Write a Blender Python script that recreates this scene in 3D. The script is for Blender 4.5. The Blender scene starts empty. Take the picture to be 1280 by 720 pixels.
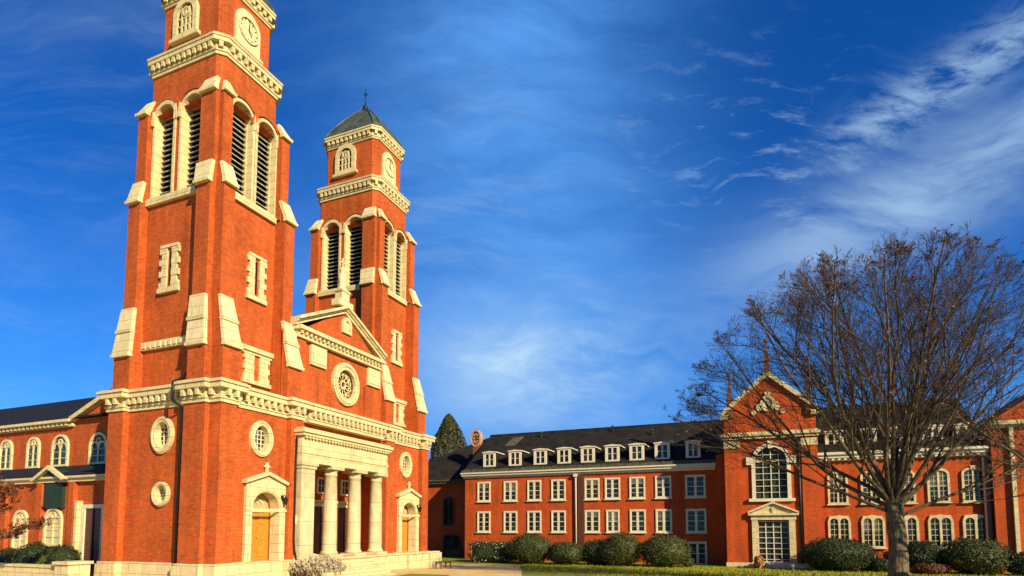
import bpy, bmesh, math, random
from mathutils import Vector, Matrix, noise
R = math.radians
PI = math.pi
random.seed(7)
sc = bpy.context.scene

# ------------------------------------------------------------------ camera
CAMH = 1.9
PITCH = R(4.498)
YAW = R(22.72)
cam_d = bpy.data.cameras.new('camera')
cam = bpy.data.objects.new('camera', cam_d)
sc.collection.objects.link(cam)
cam_d.sensor_width = 36.0
cam_d.lens = 36.0*750/1280
cam_d.shift_y = 243/1280
cam_d.clip_end = 3000
cam.location = (0, 0, CAMH)
cam.rotation_euler = (PI/2+PITCH, 0, YAW)
sc.camera = cam

# ------------------------------------------------------------------ light
SUN_AZ = 62.0      # degrees from -Y (towards the viewer) round to +X
SUN_EL = 25.0
sx = math.sin(R(SUN_AZ))*math.cos(R(SUN_EL)); sy = -math.cos(R(SUN_AZ))*math.cos(R(SUN_EL)); sz = math.sin(R(SUN_EL))
sun_d = bpy.data.lights.new('sun', 'SUN')
sun_d.energy = 5.0
sun_d.angle = R(0.6)
sun_d.color = (1.0, 0.85, 0.58)
sun = bpy.data.objects.new('sun', sun_d)
sc.collection.objects.link(sun)
sun.rotation_euler = Vector((sx, sy, sz)).to_track_quat('Z', 'Y').to_euler()
sun.location = (40, -30, 40)

sc.view_settings.view_transform = 'Standard'
sc.view_settings.look = 'None'
sc.view_settings.gamma = 1.0
sc.view_settings.exposure = 0.65
sc.view_settings.use_curve_mapping = False

# ------------------------------------------------------------------ node helpers
class NT:
    def __init__(s, tree):
        s.t = tree; s.n = tree.nodes; s.l = tree.links
    def new(s, typ, **kw):
        n = s.n.new(typ)
        for k, v in kw.items():
            setattr(n, k, v)
        return n
    def link(s, a, b): s.l.new(a, b)
    def val(s, sock, v):
        if hasattr(v, 'is_output') or hasattr(v, 'links'): s.l.new(v, sock)
        else: sock.default_value = v
    def math(s, op, a, b=0.0, c=None, clamp=False):
        n = s.new('ShaderNodeMath', operation=op); n.use_clamp = clamp
        s.val(n.inputs[0], a); s.val(n.inputs[1], b)
        if c is not None: s.val(n.inputs[2], c)
        return n.outputs[0]
    def mix(s, f, a, b, mode='MIX'):
        n = s.new('ShaderNodeMixRGB', blend_type=mode)
        s.val(n.inputs[0], f)
        for i, c in ((1, a), (2, b)):
            if isinstance(c, tuple): c = (*c, 1) if len(c) == 3 else c
            s.val(n.inputs[i], c)
        return n.outputs[0]
    def noise(s, vec, scale, detail=4, rough=.55, dist=0):
        n = s.new('ShaderNodeTexNoise')
        n.inputs['Scale'].default_value = scale; n.inputs['Detail'].default_value = detail
        n.inputs['Roughness'].default_value = rough; n.inputs['Distortion'].default_value = dist
        if vec is not None: s.link(vec, n.inputs['Vector'])
        return n.outputs['Fac']
    def ramp(s, f, lo, hi, smooth=True):
        n = s.new('ShaderNodeMapRange')
        if smooth: n.interpolation_type = 'SMOOTHSTEP'
        s.val(n.inputs[0], f); n.inputs[1].default_value = lo; n.inputs[2].default_value = hi
        return n.outputs[0]
    def map(s, vec, scale=(1, 1, 1), rot=(0, 0, 0), loc=(0, 0, 0)):
        n = s.new('ShaderNodeMapping'); s.link(vec, n.inputs[0])
        n.inputs['Scale'].default_value = scale; n.inputs['Rotation'].default_value = rot; n.inputs['Location'].default_value = loc
        return n.outputs[0]

# ------------------------------------------------------------------ world
w = bpy.data.worlds.new('World'); sc.world = w; w.use_nodes = True
N = NT(w.node_tree); N.n.clear()
sky = N.new('ShaderNodeTexSky', sky_type='NISHITA')
sky.sun_disc = False; sky.sun_elevation = R(SUN_EL); sky.sun_rotation = math.atan2(sx, sy)
sky.altitude = 800; sky.air_density = 1.0; sky.dust_density = 0.15; sky.ozone_density = 3.0
tc = N.new('ShaderNodeTexCoord')
hs = N.new('ShaderNodeHueSaturation'); hs.inputs['Hue'].default_value = .5; hs.inputs['Saturation'].default_value = 1.3; hs.inputs['Value'].default_value = 1.0
N.link(sky.outputs[0], hs.inputs['Color'])
tint = N.mix(1.0, hs.outputs[0], (.34, .91, 1.48), 'MULTIPLY')
# cloud layer drawn on the sky in directions round the compass point -YAW
def dotc(v):
    n = N.new('ShaderNodeVectorMath', operation='DOT_PRODUCT'); N.link(tc.outputs['Generated'], n.inputs[0]); n.inputs[1].default_value = v
    return n.outputs['Value']
fw = dotc((-math.sin(YAW), math.cos(YAW), 0)); rt = dotc((math.cos(YAW), math.sin(YAW), 0)); up = dotc((0, 0, 1))
fwc = N.math('MAXIMUM', fw, .15)
p = N.math('DIVIDE', rt, fwc); q = N.math('DIVIDE', up, fwc)
cx = N.new('ShaderNodeCombineXYZ'); N.link(p, cx.inputs[0]); N.link(q, cx.inputs[1])
front = N.ramp(fw, .15, .4)
P2 = cx.outputs[0]
warp = N.new('ShaderNodeTexNoise'); warp.inputs['Scale'].default_value = 2.5; warp.inputs['Detail'].default_value = 3; N.link(P2, warp.inputs['Vector'])
wv = N.new('ShaderNodeVectorMath', operation='MULTIPLY_ADD'); N.link(warp.outputs['Color'], wv.inputs[0]); wv.inputs[1].default_value = (.22, .22, 0); N.link(P2, wv.inputs[2])
W2 = wv.outputs[0]
def streak(rot, sca, sc2, det, rough):
    return N.noise(N.map(W2, scale=sca, rot=(0, 0, R(rot))), sc2, det, rough)
# rotated coordinates: a runs along the big right-hand band, b across it
def lin(a, b, c): return N.math('ADD', N.math('ADD', N.math('MULTIPLY', p, a), N.math('MULTIPLY', q, b)), c)
s4 = streak(38, (.7, 3.6, 1), 4.2, 7, .65)
s1 = streak(-33, (.9, 3.2, 1), 2.6, 8, .62)
s2 = streak(-30, (1.6, 4.5, 1), 6.5, 7, .66)
s3 = streak(40, (.9, 2.6, 1), 2.0, 6, .6)
cr, sr = math.cos(R(32)), math.sin(R(32))
band = lin(-sr, cr, 0)                       # across the band
def gauss(x, c, wd):
    d = N.math('DIVIDE', N.math('SUBTRACT', x, c), wd)
    return N.math('POWER', 2.718, N.math('MULTIPLY', N.math('MULTIPLY', d, d), -1.0))
along = lin(cr, sr, 0)
b1 = N.math('MULTIPLY', gauss(N.math('ADD', band, N.math('MULTIPLY', N.math('SUBTRACT', along, .75), .10)), .125, .085), N.ramp(along, .28, .85))
b2 = N.math('MULTIPLY', gauss(band, .262, .045), N.ramp(along, .70, 1.0))
c1 = N.math('MULTIPLY', b1, N.ramp(s1, .22, .66))
c2 = N.math('MULTIPLY', b2, N.ramp(s2, .34, .62))
c3 = N.math('MULTIPLY', N.math('MULTIPLY', gauss(p, .42, .22), gauss(q, .66, .17)), N.ramp(s2, .52, .72))
c4 = N.math('MULTIPLY', N.math('MULTIPLY', gauss(p, .07, .18), gauss(q, .28, .10)), N.ramp(N.math('ADD', N.math('MULTIPLY', s2, .45), N.math('MULTIPLY', s1, .55)), .34, .72))
c5 = N.math('MULTIPLY', N.ramp(p, .35, -.5), N.ramp(s3, .42, .85))
c8 = N.math('MULTIPLY', N.math('MULTIPLY', gauss(p, -.05, .20), gauss(q, .55, .30)), N.ramp(s4, .44, .74))
c9 = N.math('MULTIPLY', N.ramp(p, -.30, -.7), N.ramp(s4, .44, .74))
c6 = N.math('MULTIPLY', N.math('MULTIPLY', gauss(p, -.03, .13), gauss(q, .27, .10)), .40)
cl = N.math('ADD', N.math('MULTIPLY', c1, .62), N.math('MULTIPLY', c2, .48))
cl = N.math('ADD', cl, N.math('MULTIPLY', c3, .30))
cl = N.math('ADD', cl, N.math('MULTIPLY', c4, .85))
cl = N.math('ADD', cl, N.math('MULTIPLY', c5, .12))
cl = N.math('ADD', cl, c6)
cl = N.math('ADD', cl, N.math('MULTIPLY', c8, .20))
cl = N.math('ADD', cl, N.math('MULTIPLY', c9, .09))
cl = N.math('MULTIPLY', N.math('MULTIPLY', cl, front), 1.0, clamp=True)
hz = N.math('MULTIPLY', N.math('MULTIPLY', gauss(p, .0, .25), N.ramp(s3, .05, .75)), 1.25)
hz = N.math('ADD', hz, N.math('MULTIPLY', gauss(q, .22, .22), .28))
hz = N.math('MULTIPLY', hz, front, clamp=True)
tint2 = N.mix(hz, tint, (.95, 3.3, 8.4))
SKYMIX = N.mix(cl, tint2, (5.2, 7.5, 9.6))
bg = N.new('ShaderNodeBackground'); bg.inputs[1].default_value = 0.065
N.link(SKYMIX, bg.inputs[0])
wo = N.new('ShaderNodeOutputWorld'); N.link(bg.outputs[0], wo.inputs[0])

# ------------------------------------------------------------------ materials
MATS = {}
def newmat(name, rough=.8, spec=.3):
    m = bpy.data.materials.new(name); m.use_nodes = True
    T = NT(m.node_tree); b = m.node_tree.nodes['Principled BSDF']
    b.inputs['Roughness'].default_value = rough
    b.inputs['Specular IOR Level'].default_value = spec
    MATS[name] = m
    return m, T, b
def wallcoord(T):
    """horizontal wall coordinate, height: works on any upright face"""
    g = T.new('ShaderNodeNewGeometry')
    sp = T.new('ShaderNodeSeparateXYZ'); T.link(g.outputs['Position'], sp.inputs[0])
    sn = T.new('ShaderNodeSeparateXYZ'); T.link(g.outputs['Normal'], sn.inputs[0])
    ax = T.math('GREATER_THAN', T.math('ABSOLUTE', sn.outputs[0]), .6)
    u = T.math('ADD', T.math('MULTIPLY', sp.outputs[1], ax), T.math('MULTIPLY', sp.outputs[0], T.math('SUBTRACT', 1.0, ax)))
    c = T.new('ShaderNodeCombineXYZ'); T.link(u, c.inputs[0]); T.link(sp.outputs[2], c.inputs[1])
    return c.outputs[0], g.outputs['Position'], sp
def bump(T, b, h, s=.3, d=.02):
    n = T.new('ShaderNodeBump'); n.inputs['Strength'].default_value = s; n.inputs['Distance'].default_value = d
    T.link(h, n.inputs['Height']); T.link(n.outputs[0], b.inputs['Normal'])
def brick(name, c1, c2, mortar, amt=1.0):
    m, T, b = newmat(name, .85, .2)
    uv, pos, sp = wallcoord(T)
    bt = T.new('ShaderNodeTexBrick'); T.link(uv, bt.inputs['Vector'])
    bt.inputs['Scale'].default_value = 1.0
    bt.inputs['Brick Width'].default_value = .23; bt.inputs['Row Height'].default_value = .078
    bt.inputs['Mortar Size'].default_value = .007; bt.inputs['Mortar Smooth'].default_value = .3
    bt.inputs['Bias'].default_value = 0
    bt.inputs['Color1'].default_value = (*c1, 1); bt.inputs['Color2'].default_value = (*c2, 1); bt.inputs['Mortar'].default_value = (*mortar, 1)
    n1 = T.noise(pos, .55, 5, .6); n2 = T.noise(pos, 6, 4, .65)
    st = T.noise(T.map(pos, scale=(2.2, 2.2, .18)), 1.0, 5, .6)
    v = T.math('ADD', T.math('MULTIPLY', n1, .5), T.math('ADD', T.math('MULTIPLY', n2, .55), T.math('MULTIPLY', st, .55)))
    v = T.math('MULTIPLY_ADD', T.math('SUBTRACT', v, .8), 1.55*amt, 1.0)
    cc = T.new('ShaderNodeCombineXYZ')
    for i in range(3): T.link(v, cc.inputs[i])
    col = T.mix(1.0, bt.outputs['Color'], cc.outputs[0], 'MULTIPLY')
    pale = T.ramp(T.noise(pos, .9, 6, .7), .60, .80)
    col = T.mix(T.math('MULTIPLY', pale, .30), col, (.42, .16, .06))
    dark = T.ramp(T.noise(T.map(pos, scale=(1.3, 1.3, .3)), .8, 6, .7), .58, .78)
    col = T.mix(T.math('MULTIPLY', dark, .48), col, (.16, .035, .018))
    T.link(col, b.inputs['Base Color'])
    bump(T, b, T.math('ADD', bt.outputs['Fac'], T.math('MULTIPLY', n2, -.6)), -.35, .012)
    return m
M_BRICK = brick('church_brick', (.46, .078, .008), (.35, .050, .006), (.38, .14, .045))
M_BRICK2 = brick('hall_brick', (.48, .064, .006), (.37, .042, .005), (.36, .12, .035))
def simple(name, col, rough=.7, spec=.3, var=.25, scale=3.0, col2=None, metal=0, bmp=.1, det=5):
    m, T, b = newmat(name, rough, spec)
    g = T.new('ShaderNodeNewGeometry'); n = T.noise(g.outputs['Position'], scale, det, .62)
    f = T.ramp(n, .32, .68)
    c2 = col2 or tuple(c*(1-var) for c in col)
    T.link(T.mix(f, c2, col), b.inputs['Base Color'])
    b.inputs['Metallic'].default_value = metal
    if bmp: bump(T, b, n, bmp, .02)
    return m
def stone(name, c1, c2, jh=.42, jw=.9):
    m, T, b = newmat(name, .8, .25)
    uv, pos, sp = wallcoord(T)
    n = T.noise(pos, 2.2, 7, .66); n2 = T.noise(pos, 14, 4, .6)
    col = T.mix(T.ramp(n, .35, .7), c2, c1)
    grime = T.ramp(T.noise(T.map(pos, scale=(3, 3, .7)), 1.3, 6, .7), .52, .74)
    col = T.mix(T.math('MULTIPLY', grime, .5), col, (.27, .20, .11))
    rain = T.ramp(T.noise(T.map(pos, scale=(9, 9, .5)), 1.0, 4, .6), .56, .72)
    col = T.mix(T.math('MULTIPLY', rain, .35), col, (.22, .17, .11))
    bt = T.new('ShaderNodeTexBrick'); T.link(uv, bt.inputs['Vector']); bt.inputs['Scale'].default_value = 1
    bt.inputs['Brick Width'].default_value = jw; bt.inputs['Row Height'].default_value = jh; bt.inputs['Mortar Size'].default_value = .012
    bt.inputs['Color1'].default_value = (1, 1, 1, 1); bt.inputs['Color2'].default_value = (.88, .88, .86, 1); bt.inputs['Mortar'].default_value = (.32, .28, .22, 1)
    col = T.mix(.8, col, bt.outputs['Color'], 'MULTIPLY')
    T.link(col, b.inputs['Base Color'])
    bump(T, b, T.math('ADD', n, T.math('MULTIPLY', n2, .4)), .3, .02)
    return m
M_STONE = stone('cream_stone', (.72, .60, .31), (.61, .49, .24))
M_CAP = stone('weathered_cap_stone', (.74, .63, .34), (.64, .53, .27), .5, 3)
M_COL = stone('column_stone', (.64, .53, .30), (.52, .42, .22), 1.15, 4)
M_TRIM = simple('cream_painted_trim', (.72, .63, .42), .6, .3, .16, 5)
M_WHITE = simple('white_painted_wood', (.80, .78, .68), .5, .4, .10, 6)
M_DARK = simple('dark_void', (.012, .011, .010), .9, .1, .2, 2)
M_SLAT = simple('louvre_slat', (.42, .38, .27), .8, .2, .45, 8)
M_METAL = simple('black_iron', (.015, .014, .014), .45, .4, .2, 8, metal=.3)
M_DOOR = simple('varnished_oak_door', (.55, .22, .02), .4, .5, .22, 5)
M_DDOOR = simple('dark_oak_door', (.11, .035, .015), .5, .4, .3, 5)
M_GREENP = simple('dark_green_panel', (.018, .04, .026), .6, .3, .3, 4)
M_BRONZE = simple('brass', (.6, .4, .12), .35, .5, .2, 6, metal=.8)
M_COPPER = simple('weathered_copper', (.10, .12, .075), .55, .4, .2, 1.6, col2=(.045, .055, .04), metal=.2, det=8)
M_PATH = simple('tan_paving', (.70, .50, .20), .9, .15, .2, 1.6, col2=(.60, .42, .16), det=9)
M_ORN = simple('reddish_carved_stone', (.55, .34, .20), .85, .2, .5, 6, col2=(.38, .14, .06))
M_TYMP = simple('carved_tympanum', (.55, .40, .18), .8, .2, .5, 14)
def slate(name, c1, c2):
    m, T, b = newmat(name, .85, .12)
    g = T.new('ShaderNodeNewGeometry'); pos = g.outputs['Position']
    n = T.noise(pos, 1.1, 6, .65)
    sp = T.new('ShaderNodeSeparateXYZ'); T.link(pos, sp.inputs[0])
    c = T.new('ShaderNodeCombineXYZ'); T.link(sp.outputs[0], c.inputs[0]); T.link(T.math('MULTIPLY', sp.outputs[2], 1.6), c.inputs[1])
    bt = T.new('ShaderNodeTexBrick'); T.link(c.outputs[0], bt.inputs['Vector']); bt.inputs['Scale'].default_value = 1
    bt.inputs['Brick Width'].default_value = .3; bt.inputs['Row Height'].default_value = .22; bt.inputs['Mortar Size'].default_value = .012
    bt.inputs['Color1'].default_value = (1, 1, 1, 1); bt.inputs['Color2'].default_value = (.6, .6, .62, 1); bt.inputs['Mortar'].default_value = (.3, .3, .3, 1)
    col = T.mix(T.ramp(n, .3, .7), c1, c2)
    col = T.mix(.8, col, bt.outputs['Color'], 'MULTIPLY')
    T.link(col, b.inputs['Base Color']); bump(T, b, bt.outputs['Fac'], -.3, .01)
    return m
M_SLATE = slate('slate_roof', (.034, .028, .020), (.016, .014, .011))
M_SLATE2 = slate('church_slate', (.022, .026, .036), (.016, .018, .024))
def glass(name, c, blind=0.0):
    m, T, b = newmat(name, .10, .32)
    g = T.new('ShaderNodeNewGeometry'); n = T.noise(g.outputs['Position'], 1.7, 3, .5)
    col = T.mix(T.ramp(n, .4, .62), c, tuple(k*2.6+.004 for k in c))
    oi = T.new('ShaderNodeObjectInfo'); tcn = T.new('ShaderNodeTexCoord'); sp = T.new('ShaderNodeSeparateXYZ'); T.link(tcn.outputs['Generated'], sp.inputs[0])
    r_ = oi.outputs['Random']; r2 = T.math('FRACT', T.math('MULTIPLY', r_, 17.3)); r3 = T.math('FRACT', T.math('MULTIPLY', r_, 57.1))
    lev = T.math('MULTIPLY_ADD', r2, -.55, .95)
    bl = T.math('MULTIPLY', T.math('GREATER_THAN', sp.outputs[2], lev), T.math('GREATER_THAN', r3, .45))
    col = T.mix(T.math('MULTIPLY', bl, blind), col, (.16, .14, .10))
    T.link(col, b.inputs['Base Color'])
    return m
M_GLASS = glass('window_glass', (.010, .012, .016))
M_GLASSB = glass('sash_glass', (.010, .012, .012), .8)
M_GLASSG = glass('greenish_glass', (.014, .020, .010))
def grassmat():
    m, T, b = newmat('lawn_grass', .9, .15)
    g = T.new('ShaderNodeNewGeometry'); pos = g.outputs['Position']
    n = T.noise(pos, .35, 6, .6); n2 = T.noise(pos, 22, 4, .7)
    col = T.mix(T.ramp(n, .3, .7), (.19, .21, .014), (.29, .30, .020))
    col = T.mix(T.math('MULTIPLY', n2, .6), col, (.13, .14, .012))
    T.link(col, b.inputs['Base Color']); bump(T, b, n2, .6, .05)
    return m
M_GRASS = grassmat()
M_BLADE = simple('grass_blades', (.32, .33, .02), .8, .2, .4, 9)
def barkmat():
    m, T, b = newmat('grey_brown_bark', .9, .15)
    g = T.new('ShaderNodeNewGeometry'); pos = g.outputs['Position']
    n = T.noise(T.map(pos, scale=(7, 7, 1.3)), 2.0, 7, .7); n2 = T.noise(pos, 1.2, 3, .6)
    col = T.mix(T.ramp(n, .34, .66), (.055, .038, .022), (.24, .17, .09))
    col = T.mix(T.math('MULTIPLY', T.ramp(n2, .5, .75), .35), col, (.30, .26, .15))
    T.link(col, b.inputs['Base Color']); bump(T, b, n, .9, .05)
    return m
M_BARK = barkmat()
M_LIMB = simple('dark_limb_bark', (.15, .105, .062), .9, .15, .6, 3.0)
M_TWIG = simple('twig_bark', (.075, .053, .034), .85, .2, .45, 2.0, bmp=0)
def leafmat(name, c1, c2, sc_=2.5):
    m, T, b = newmat(name, .6, .3)
    g = T.new('ShaderNodeNewGeometry')
    n = T.noise(g.outputs['Position'], sc_, 4, .7); n2 = T.noise(g.outputs['Position'], 23, 2, .6)
    f = T.math('ADD', T.math('MULTIPLY', T.ramp(n, .35, .65), .6), T.math('MULTIPLY', T.ramp(n2, .35, .65), .4))
    T.link(T.mix(f, c1, c2), b.inputs['Base Color'])
    return m
M_LEAF = leafmat('clipped_shrub_leaf', (.018, .027, .005), (.070, .074, .010))
M_LEAFD = leafmat('dark_and_shaded_leaf', (.014, .022, .007), (.042, .056, .012))  # dark foliage; also holds painted shade for the shrubs along the hall
M_CYP = leafmat('cypress_leaf', (.022, .032, .008), (.085, .075, .016))
M_BROWN = leafmat('withered_brown_leaf', (.10, .03, .012), (.22, .07, .02), 1.2)
M_BLOS = leafmat('white_blossom', (.55, .5, .42), (.75, .72, .66), 4)
M_DRY = leafmat('dried_cream_blossom', (.42, .34, .20), (.66, .58, .40), 5)
M_FLOW = leafmat('orange_blossom', (.7, .18, .05), (.8, .42, .2), 4)
M_BENCH = simple('brown_bench_wood', (.20, .09, .04), .7, .3, .3, 8)
M_PINN = simple('brown_terracotta', (.20, .085, .04), .8, .2, .4, 5)
M_GUTTER = simple('mossy_parapet_lead', (.11, .10, .06), .8, .2, .5, 3)

# ------------------------------------------------------------------ mesh builder
class Fr:
    """wall frame: s runs left to right, d outwards. 'S' faces -Y, 'E' faces +X"""
    def __init__(f, kind, plane): f.k = kind; f.p = plane
    def __call__(f, s, z, d=0.0):
        return (s, f.p-d, z) if f.k == 'S' else (f.p+d, s, z)
class MB:
    def __init__(s): s.v = []; s.f = []; s.m = []; s.sm = []
    def add(s, vs, fs, m=0, smooth=False):
        o = len(s.v); s.v += [tuple(v) for v in vs]
        for f in fs:
            s.f.append([o+i for i in f]); s.m.append(m); s.sm.append(smooth)
    def box(s, x0, x1, y0, y1, z0, z1, m=0):
        v = [(x, y, z) for z in (z0, z1) for y in (y0, y1) for x in (x0, x1)]
        s.add(v, [(0, 2, 3, 1), (4, 5, 7, 6), (0, 1, 5, 4), (2, 6, 7, 3), (0, 4, 6, 2), (1, 3, 7, 5)], m)
    def fbox(s, fr, s0, s1, z0, z1, d0, d1, m=0):
        v = [fr(a, z, d) for z in (z0, z1) for d in (d0, d1) for a in (s0, s1)]
        s.add(v, [(0, 2, 3, 1), (4, 5, 7, 6), (0, 1, 5, 4), (2, 6, 7, 3), (0, 4, 6, 2), (1, 3, 7, 5)], m)
    def loft(s, a, b, m=0, cap=True):
        n = len(a)
        fs = [(i, (i+1) % n, n+(i+1) % n, n+i) for i in range(n)]
        if cap: fs += [tuple(range(n))[::-1], tuple(range(n, 2*n))]
        s.add(list(a)+list(b), fs, m)
    def prism(s, poly, z0, z1, m=0): s.loft([(x, y, z0) for x, y in poly], [(x, y, z1) for x, y in poly], m)
    def extr(s, fr, poly, d0, d1, m=0): s.loft([fr(a, z, d0) for a, z in poly], [fr(a, z, d1) for a, z in poly], m)
    def ring(s, fr, outer, inner, d0, d1, m=0, closed=True):
        n = len(outer); vs = []
        for d in (d0, d1):
            vs += [fr(a, z, d) for a, z in outer]; vs += [fr(a, z, d) for a, z in inner]
        fs = []
        for i in range(n if closed else n-1):
            j = (i+1) % n
            fs += [(2*n+i, 2*n+j, 3*n+j, 3*n+i), (i, j, 2*n+j, 2*n+i), (n+i, 3*n+i, 3*n+j, n+j), (i, n+i, n+j, j)]
        if not closed: fs += [(0, n, 3*n, 2*n), (n-1, 2*n-1, 4*n-1, 3*n-1)]
        s.add(vs, fs, m)
    def holed(s, fr, outer, holes, depth, m=0, mr=None, d=0.0):
        bm = bmesh.new(); edges = []
        for lp in [outer]+holes:
            vs = [bm.verts.new((a, z, 0)) for a, z in lp]
            for i in range(len(vs)): edges.append(bm.edges.new((vs[i], vs[(i+1) % len(vs)])))
        bmesh.ops.triangle_fill(bm, use_beauty=True, use_dissolve=False, edges=edges, normal=(0, 0, 1))
        bm.verts.index_update()
        s.add([fr(v.co.x, v.co.y, d) for v in bm.verts], [tuple(v.index for v in f.verts) for f in bm.faces], m)
        bm.free()
        for lp in holes:
            n = len(lp)
            s.add([fr(a, z, d) for a, z in lp]+[fr(a, z, d-depth) for a, z in lp], [(i, (i+1) % n, n+(i+1) % n, n+i) for i in range(n)], m if mr is None else mr)
    def tube(s, pts, rad, n=6, m=0, cap=True, smooth=True):
        pts = [Vector(p_) for p_ in pts]
        if not isinstance(rad, (list, tuple)): rad = [rad]*len(pts)
        rings = []; up = None
        for i, p_ in enumerate(pts):
            t = (pts[min(i+1, len(pts)-1)]-pts[max(i-1, 0)])
            if t.length < 1e-9: t = Vector((0, 0, 1))
            t.normalize()
            if up is None:
                up = Vector((1, 0, 0)) if abs(t.x) < .8 else Vector((0, 1, 0))
            a = (up - t*up.dot(t)).normalized(); b = t.cross(a); up = a
            rings.append([p_+(a*math.cos(2*PI*k/n)+b*math.sin(2*PI*k/n))*rad[i] for k in range(n)])
        vs = [v for r in rings for v in r]; fs = []
        for i in range(len(pts)-1):
            for k in range(n):
                fs.append((i*n+k, i*n+(k+1) % n, (i+1)*n+(k+1) % n, (i+1)*n+k))
        if cap: fs += [tuple(range(n))[::-1], tuple(range(len(vs)-n, len(vs)))]
        s.add(vs, fs, m, smooth)
    def lathe(s, c, prof, n=20, m=0, smooth=True):
        vs = []; fs = []
        for r, z in prof: vs += [(c[0]+r*math.cos(2*PI*k/n), c[1]+r*math.sin(2*PI*k/n), c[2]+z) for k in range(n)]
        for i in range(len(prof)-1):
            for k in range(n): fs.append((i*n+k, i*n+(k+1) % n, (i+1)*n+(k+1) % n, (i+1)*n+k))
        fs += [tuple(range(n))[::-1], tuple(range(len(vs)-n, len(vs)))]
        s.add(vs, fs, m, smooth)
    def build(s, name, mats, parent=None, root=None, loc=None, recalc=True):
        """vertices are world coordinates unless loc is given; they are stored relative to the root's origin"""
        me = bpy.data.meshes.new(name)
        off = Vector((0, 0, 0))
        if root is not None and loc is None: off = root
        me.from_pydata([tuple(Vector(v)-off) for v in s.v], [], s.f)
        me.polygons.foreach_set('material_index', s.m)
        me.polygons.foreach_set('use_smooth', s.sm)
        if not isinstance(mats, (list, tuple)): mats = [mats]
        for mt in mats: me.materials.append(mt)
        if recalc:
            bm = bmesh.new(); bm.from_mesh(me); bmesh.ops.recalc_face_normals(bm, faces=bm.faces); bm.to_mesh(me); bm.free()
        me.update()
        o = bpy.data.objects.new(name, me); sc.collection.objects.link(o)
        if parent is not None: o.parent = parent
        if loc is not None: o.location = loc
        elif parent is None and root is not None: o.location = root
        return o
def tag(o, label=None, cat=None, group=None, kind=None):
    if label: o['label'] = label
    if cat: o['category'] = cat
    if group: o['group'] = group
    if kind: o['kind'] = kind
    return o
def empty(name, loc, label, cat, group=None):
    o = bpy.data.objects.new(name, None); sc.collection.objects.link(o); o.location = loc
    o.empty_display_size = .5
    return tag(o, label, cat, group)
def arch(s0, s1, z0, zs, rise=None, n=14):
    """closed loop: rectangle with an arched head"""
    c = (s0+s1)/2; r = (s1-s0)/2; rise = r if rise is None else rise
    return [(s0, z0), (s1, z0)]+[(c+r*math.cos(PI*i/n), zs+rise*math.sin(PI*i/n)) for i in range(n+1)]
def oval(c, z, a, b, n=28): return [(c+a*math.cos(2*PI*i/n), z+b*math.sin(2*PI*i/n)) for i in range(n)]
def rect(s0, s1, z0, z1): return [(s0, z0), (s1, z0), (s1, z1), (s0, z1)]
def offs(poly, d):
    """offset a CCW polygon outwards with mitres"""
    n = len(poly); out = []
    for i in range(n):
        p0, p1, p2 = Vector(poly[i-1]), Vector(poly[i]), Vector(poly[(i+1) % n])
        a = (p1-p0).normalized(); b = (p2-p1).normalized()
        na = Vector((a.y, -a.x)); nb = Vector((b.y, -b.x))
        mit = (na+nb); l = mit.length_squared
        mit = mit*(2/l) if l > 1e-6 else na
        out.append(tuple(p1+mit*d))
    return out
def modillions(mb, poly, off0, off1, z0, z1, pitch, wd, m=0, minlen=.25):
    n = len(poly)
    for i in range(n):
        a = Vector(poly[i]); b = Vector(poly[(i+1) % n]); L = (b-a).length
        if L < minlen: continue
        t = (b-a)/L; nn = Vector((t.y, -t.x)); k = max(1, int(L/pitch))
        for j in range(k):
            c = a+t*(L*(j+.5)/k)
            q_ = [c-t*wd/2+nn*off0, c+t*wd/2+nn*off0, c+t*wd/2+nn*off1, c-t*wd/2+nn*off1]
            mb.prism([tuple(x) for x in q_], z0, z1, m)
def cornice(mb, poly, z0, z1, over, m=0, pitch=.36, wd=.17, frieze=.25):
    """architrave, dark gap with modillions, corona and cap"""
    h = z1-z0
    mb.prism(offs(poly, .07), z0, z0+h*.16, m)
    mb.prism(offs(poly, .12), z0+h*.16, z0+h*.26, m)
    mb.prism(offs(poly, .045), z0+h*.26, z0+h*.60, m)
    modillions(mb, poly, .03, over*.78, z0+h*.30, z0+h*.595, pitch, wd, m)
    mb.prism(offs(poly, over*.86), z0+h*.60, z0+h*.82, m)
    mb.prism(offs(poly, over), z0+h*.82, z0+h*.94, m)
    mb.prism(offs(poly, over*.72), z0+h*.94, z1, m)

# ------------------------------------------------------------------ ground
def gz(x, y):
    t = min(1, max(0, (y-30)/14)); t = t*t*(3-2*t)
    return -.45-.43*t
def sheet(name, poly, mat, dz, step=2.0, bounds=None, kind='structure'):
    """ground sheet: grid clipped to a polygon by triangulated strips"""
    bm = bmesh.new()
    vs = [bm.verts.new((x, y, 0)) for x, y in poly]
    bm.faces.new(vs)
    x0 = min(p_[0] for p_ in poly); x1 = max(p_[0] for p_ in poly); y0 = min(p_[1] for p_ in poly); y1 = max(p_[1] for p_ in poly)
    y = math.ceil(y0/step)*step
    while y < y1:
        if 26 < y < 48:
            g = bm.verts[:]+bm.edges[:]+bm.faces[:]
            bmesh.ops.bisect_plane(bm, geom=g, plane_co=(0, y, 0), plane_no=(0, 1, 0))
        y += step
    for v in bm.verts: v.co.z = gz(v.co.x, v.co.y)+dz
    bmesh.ops.triangulate(bm, faces=bm.faces)
    me = bpy.data.meshes.new(name); bm.to_mesh(me); bm.free(); me.materials.append(mat)
    o = bpy.data.objects.new(name, me); sc.collection.objects.link(o); o['kind'] = kind
    return o
sheet('lawn', [(-900, -300), (900, -300), (900, 1500), (-900, 1500)], M_GRASS, 0, 1.0)
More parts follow.
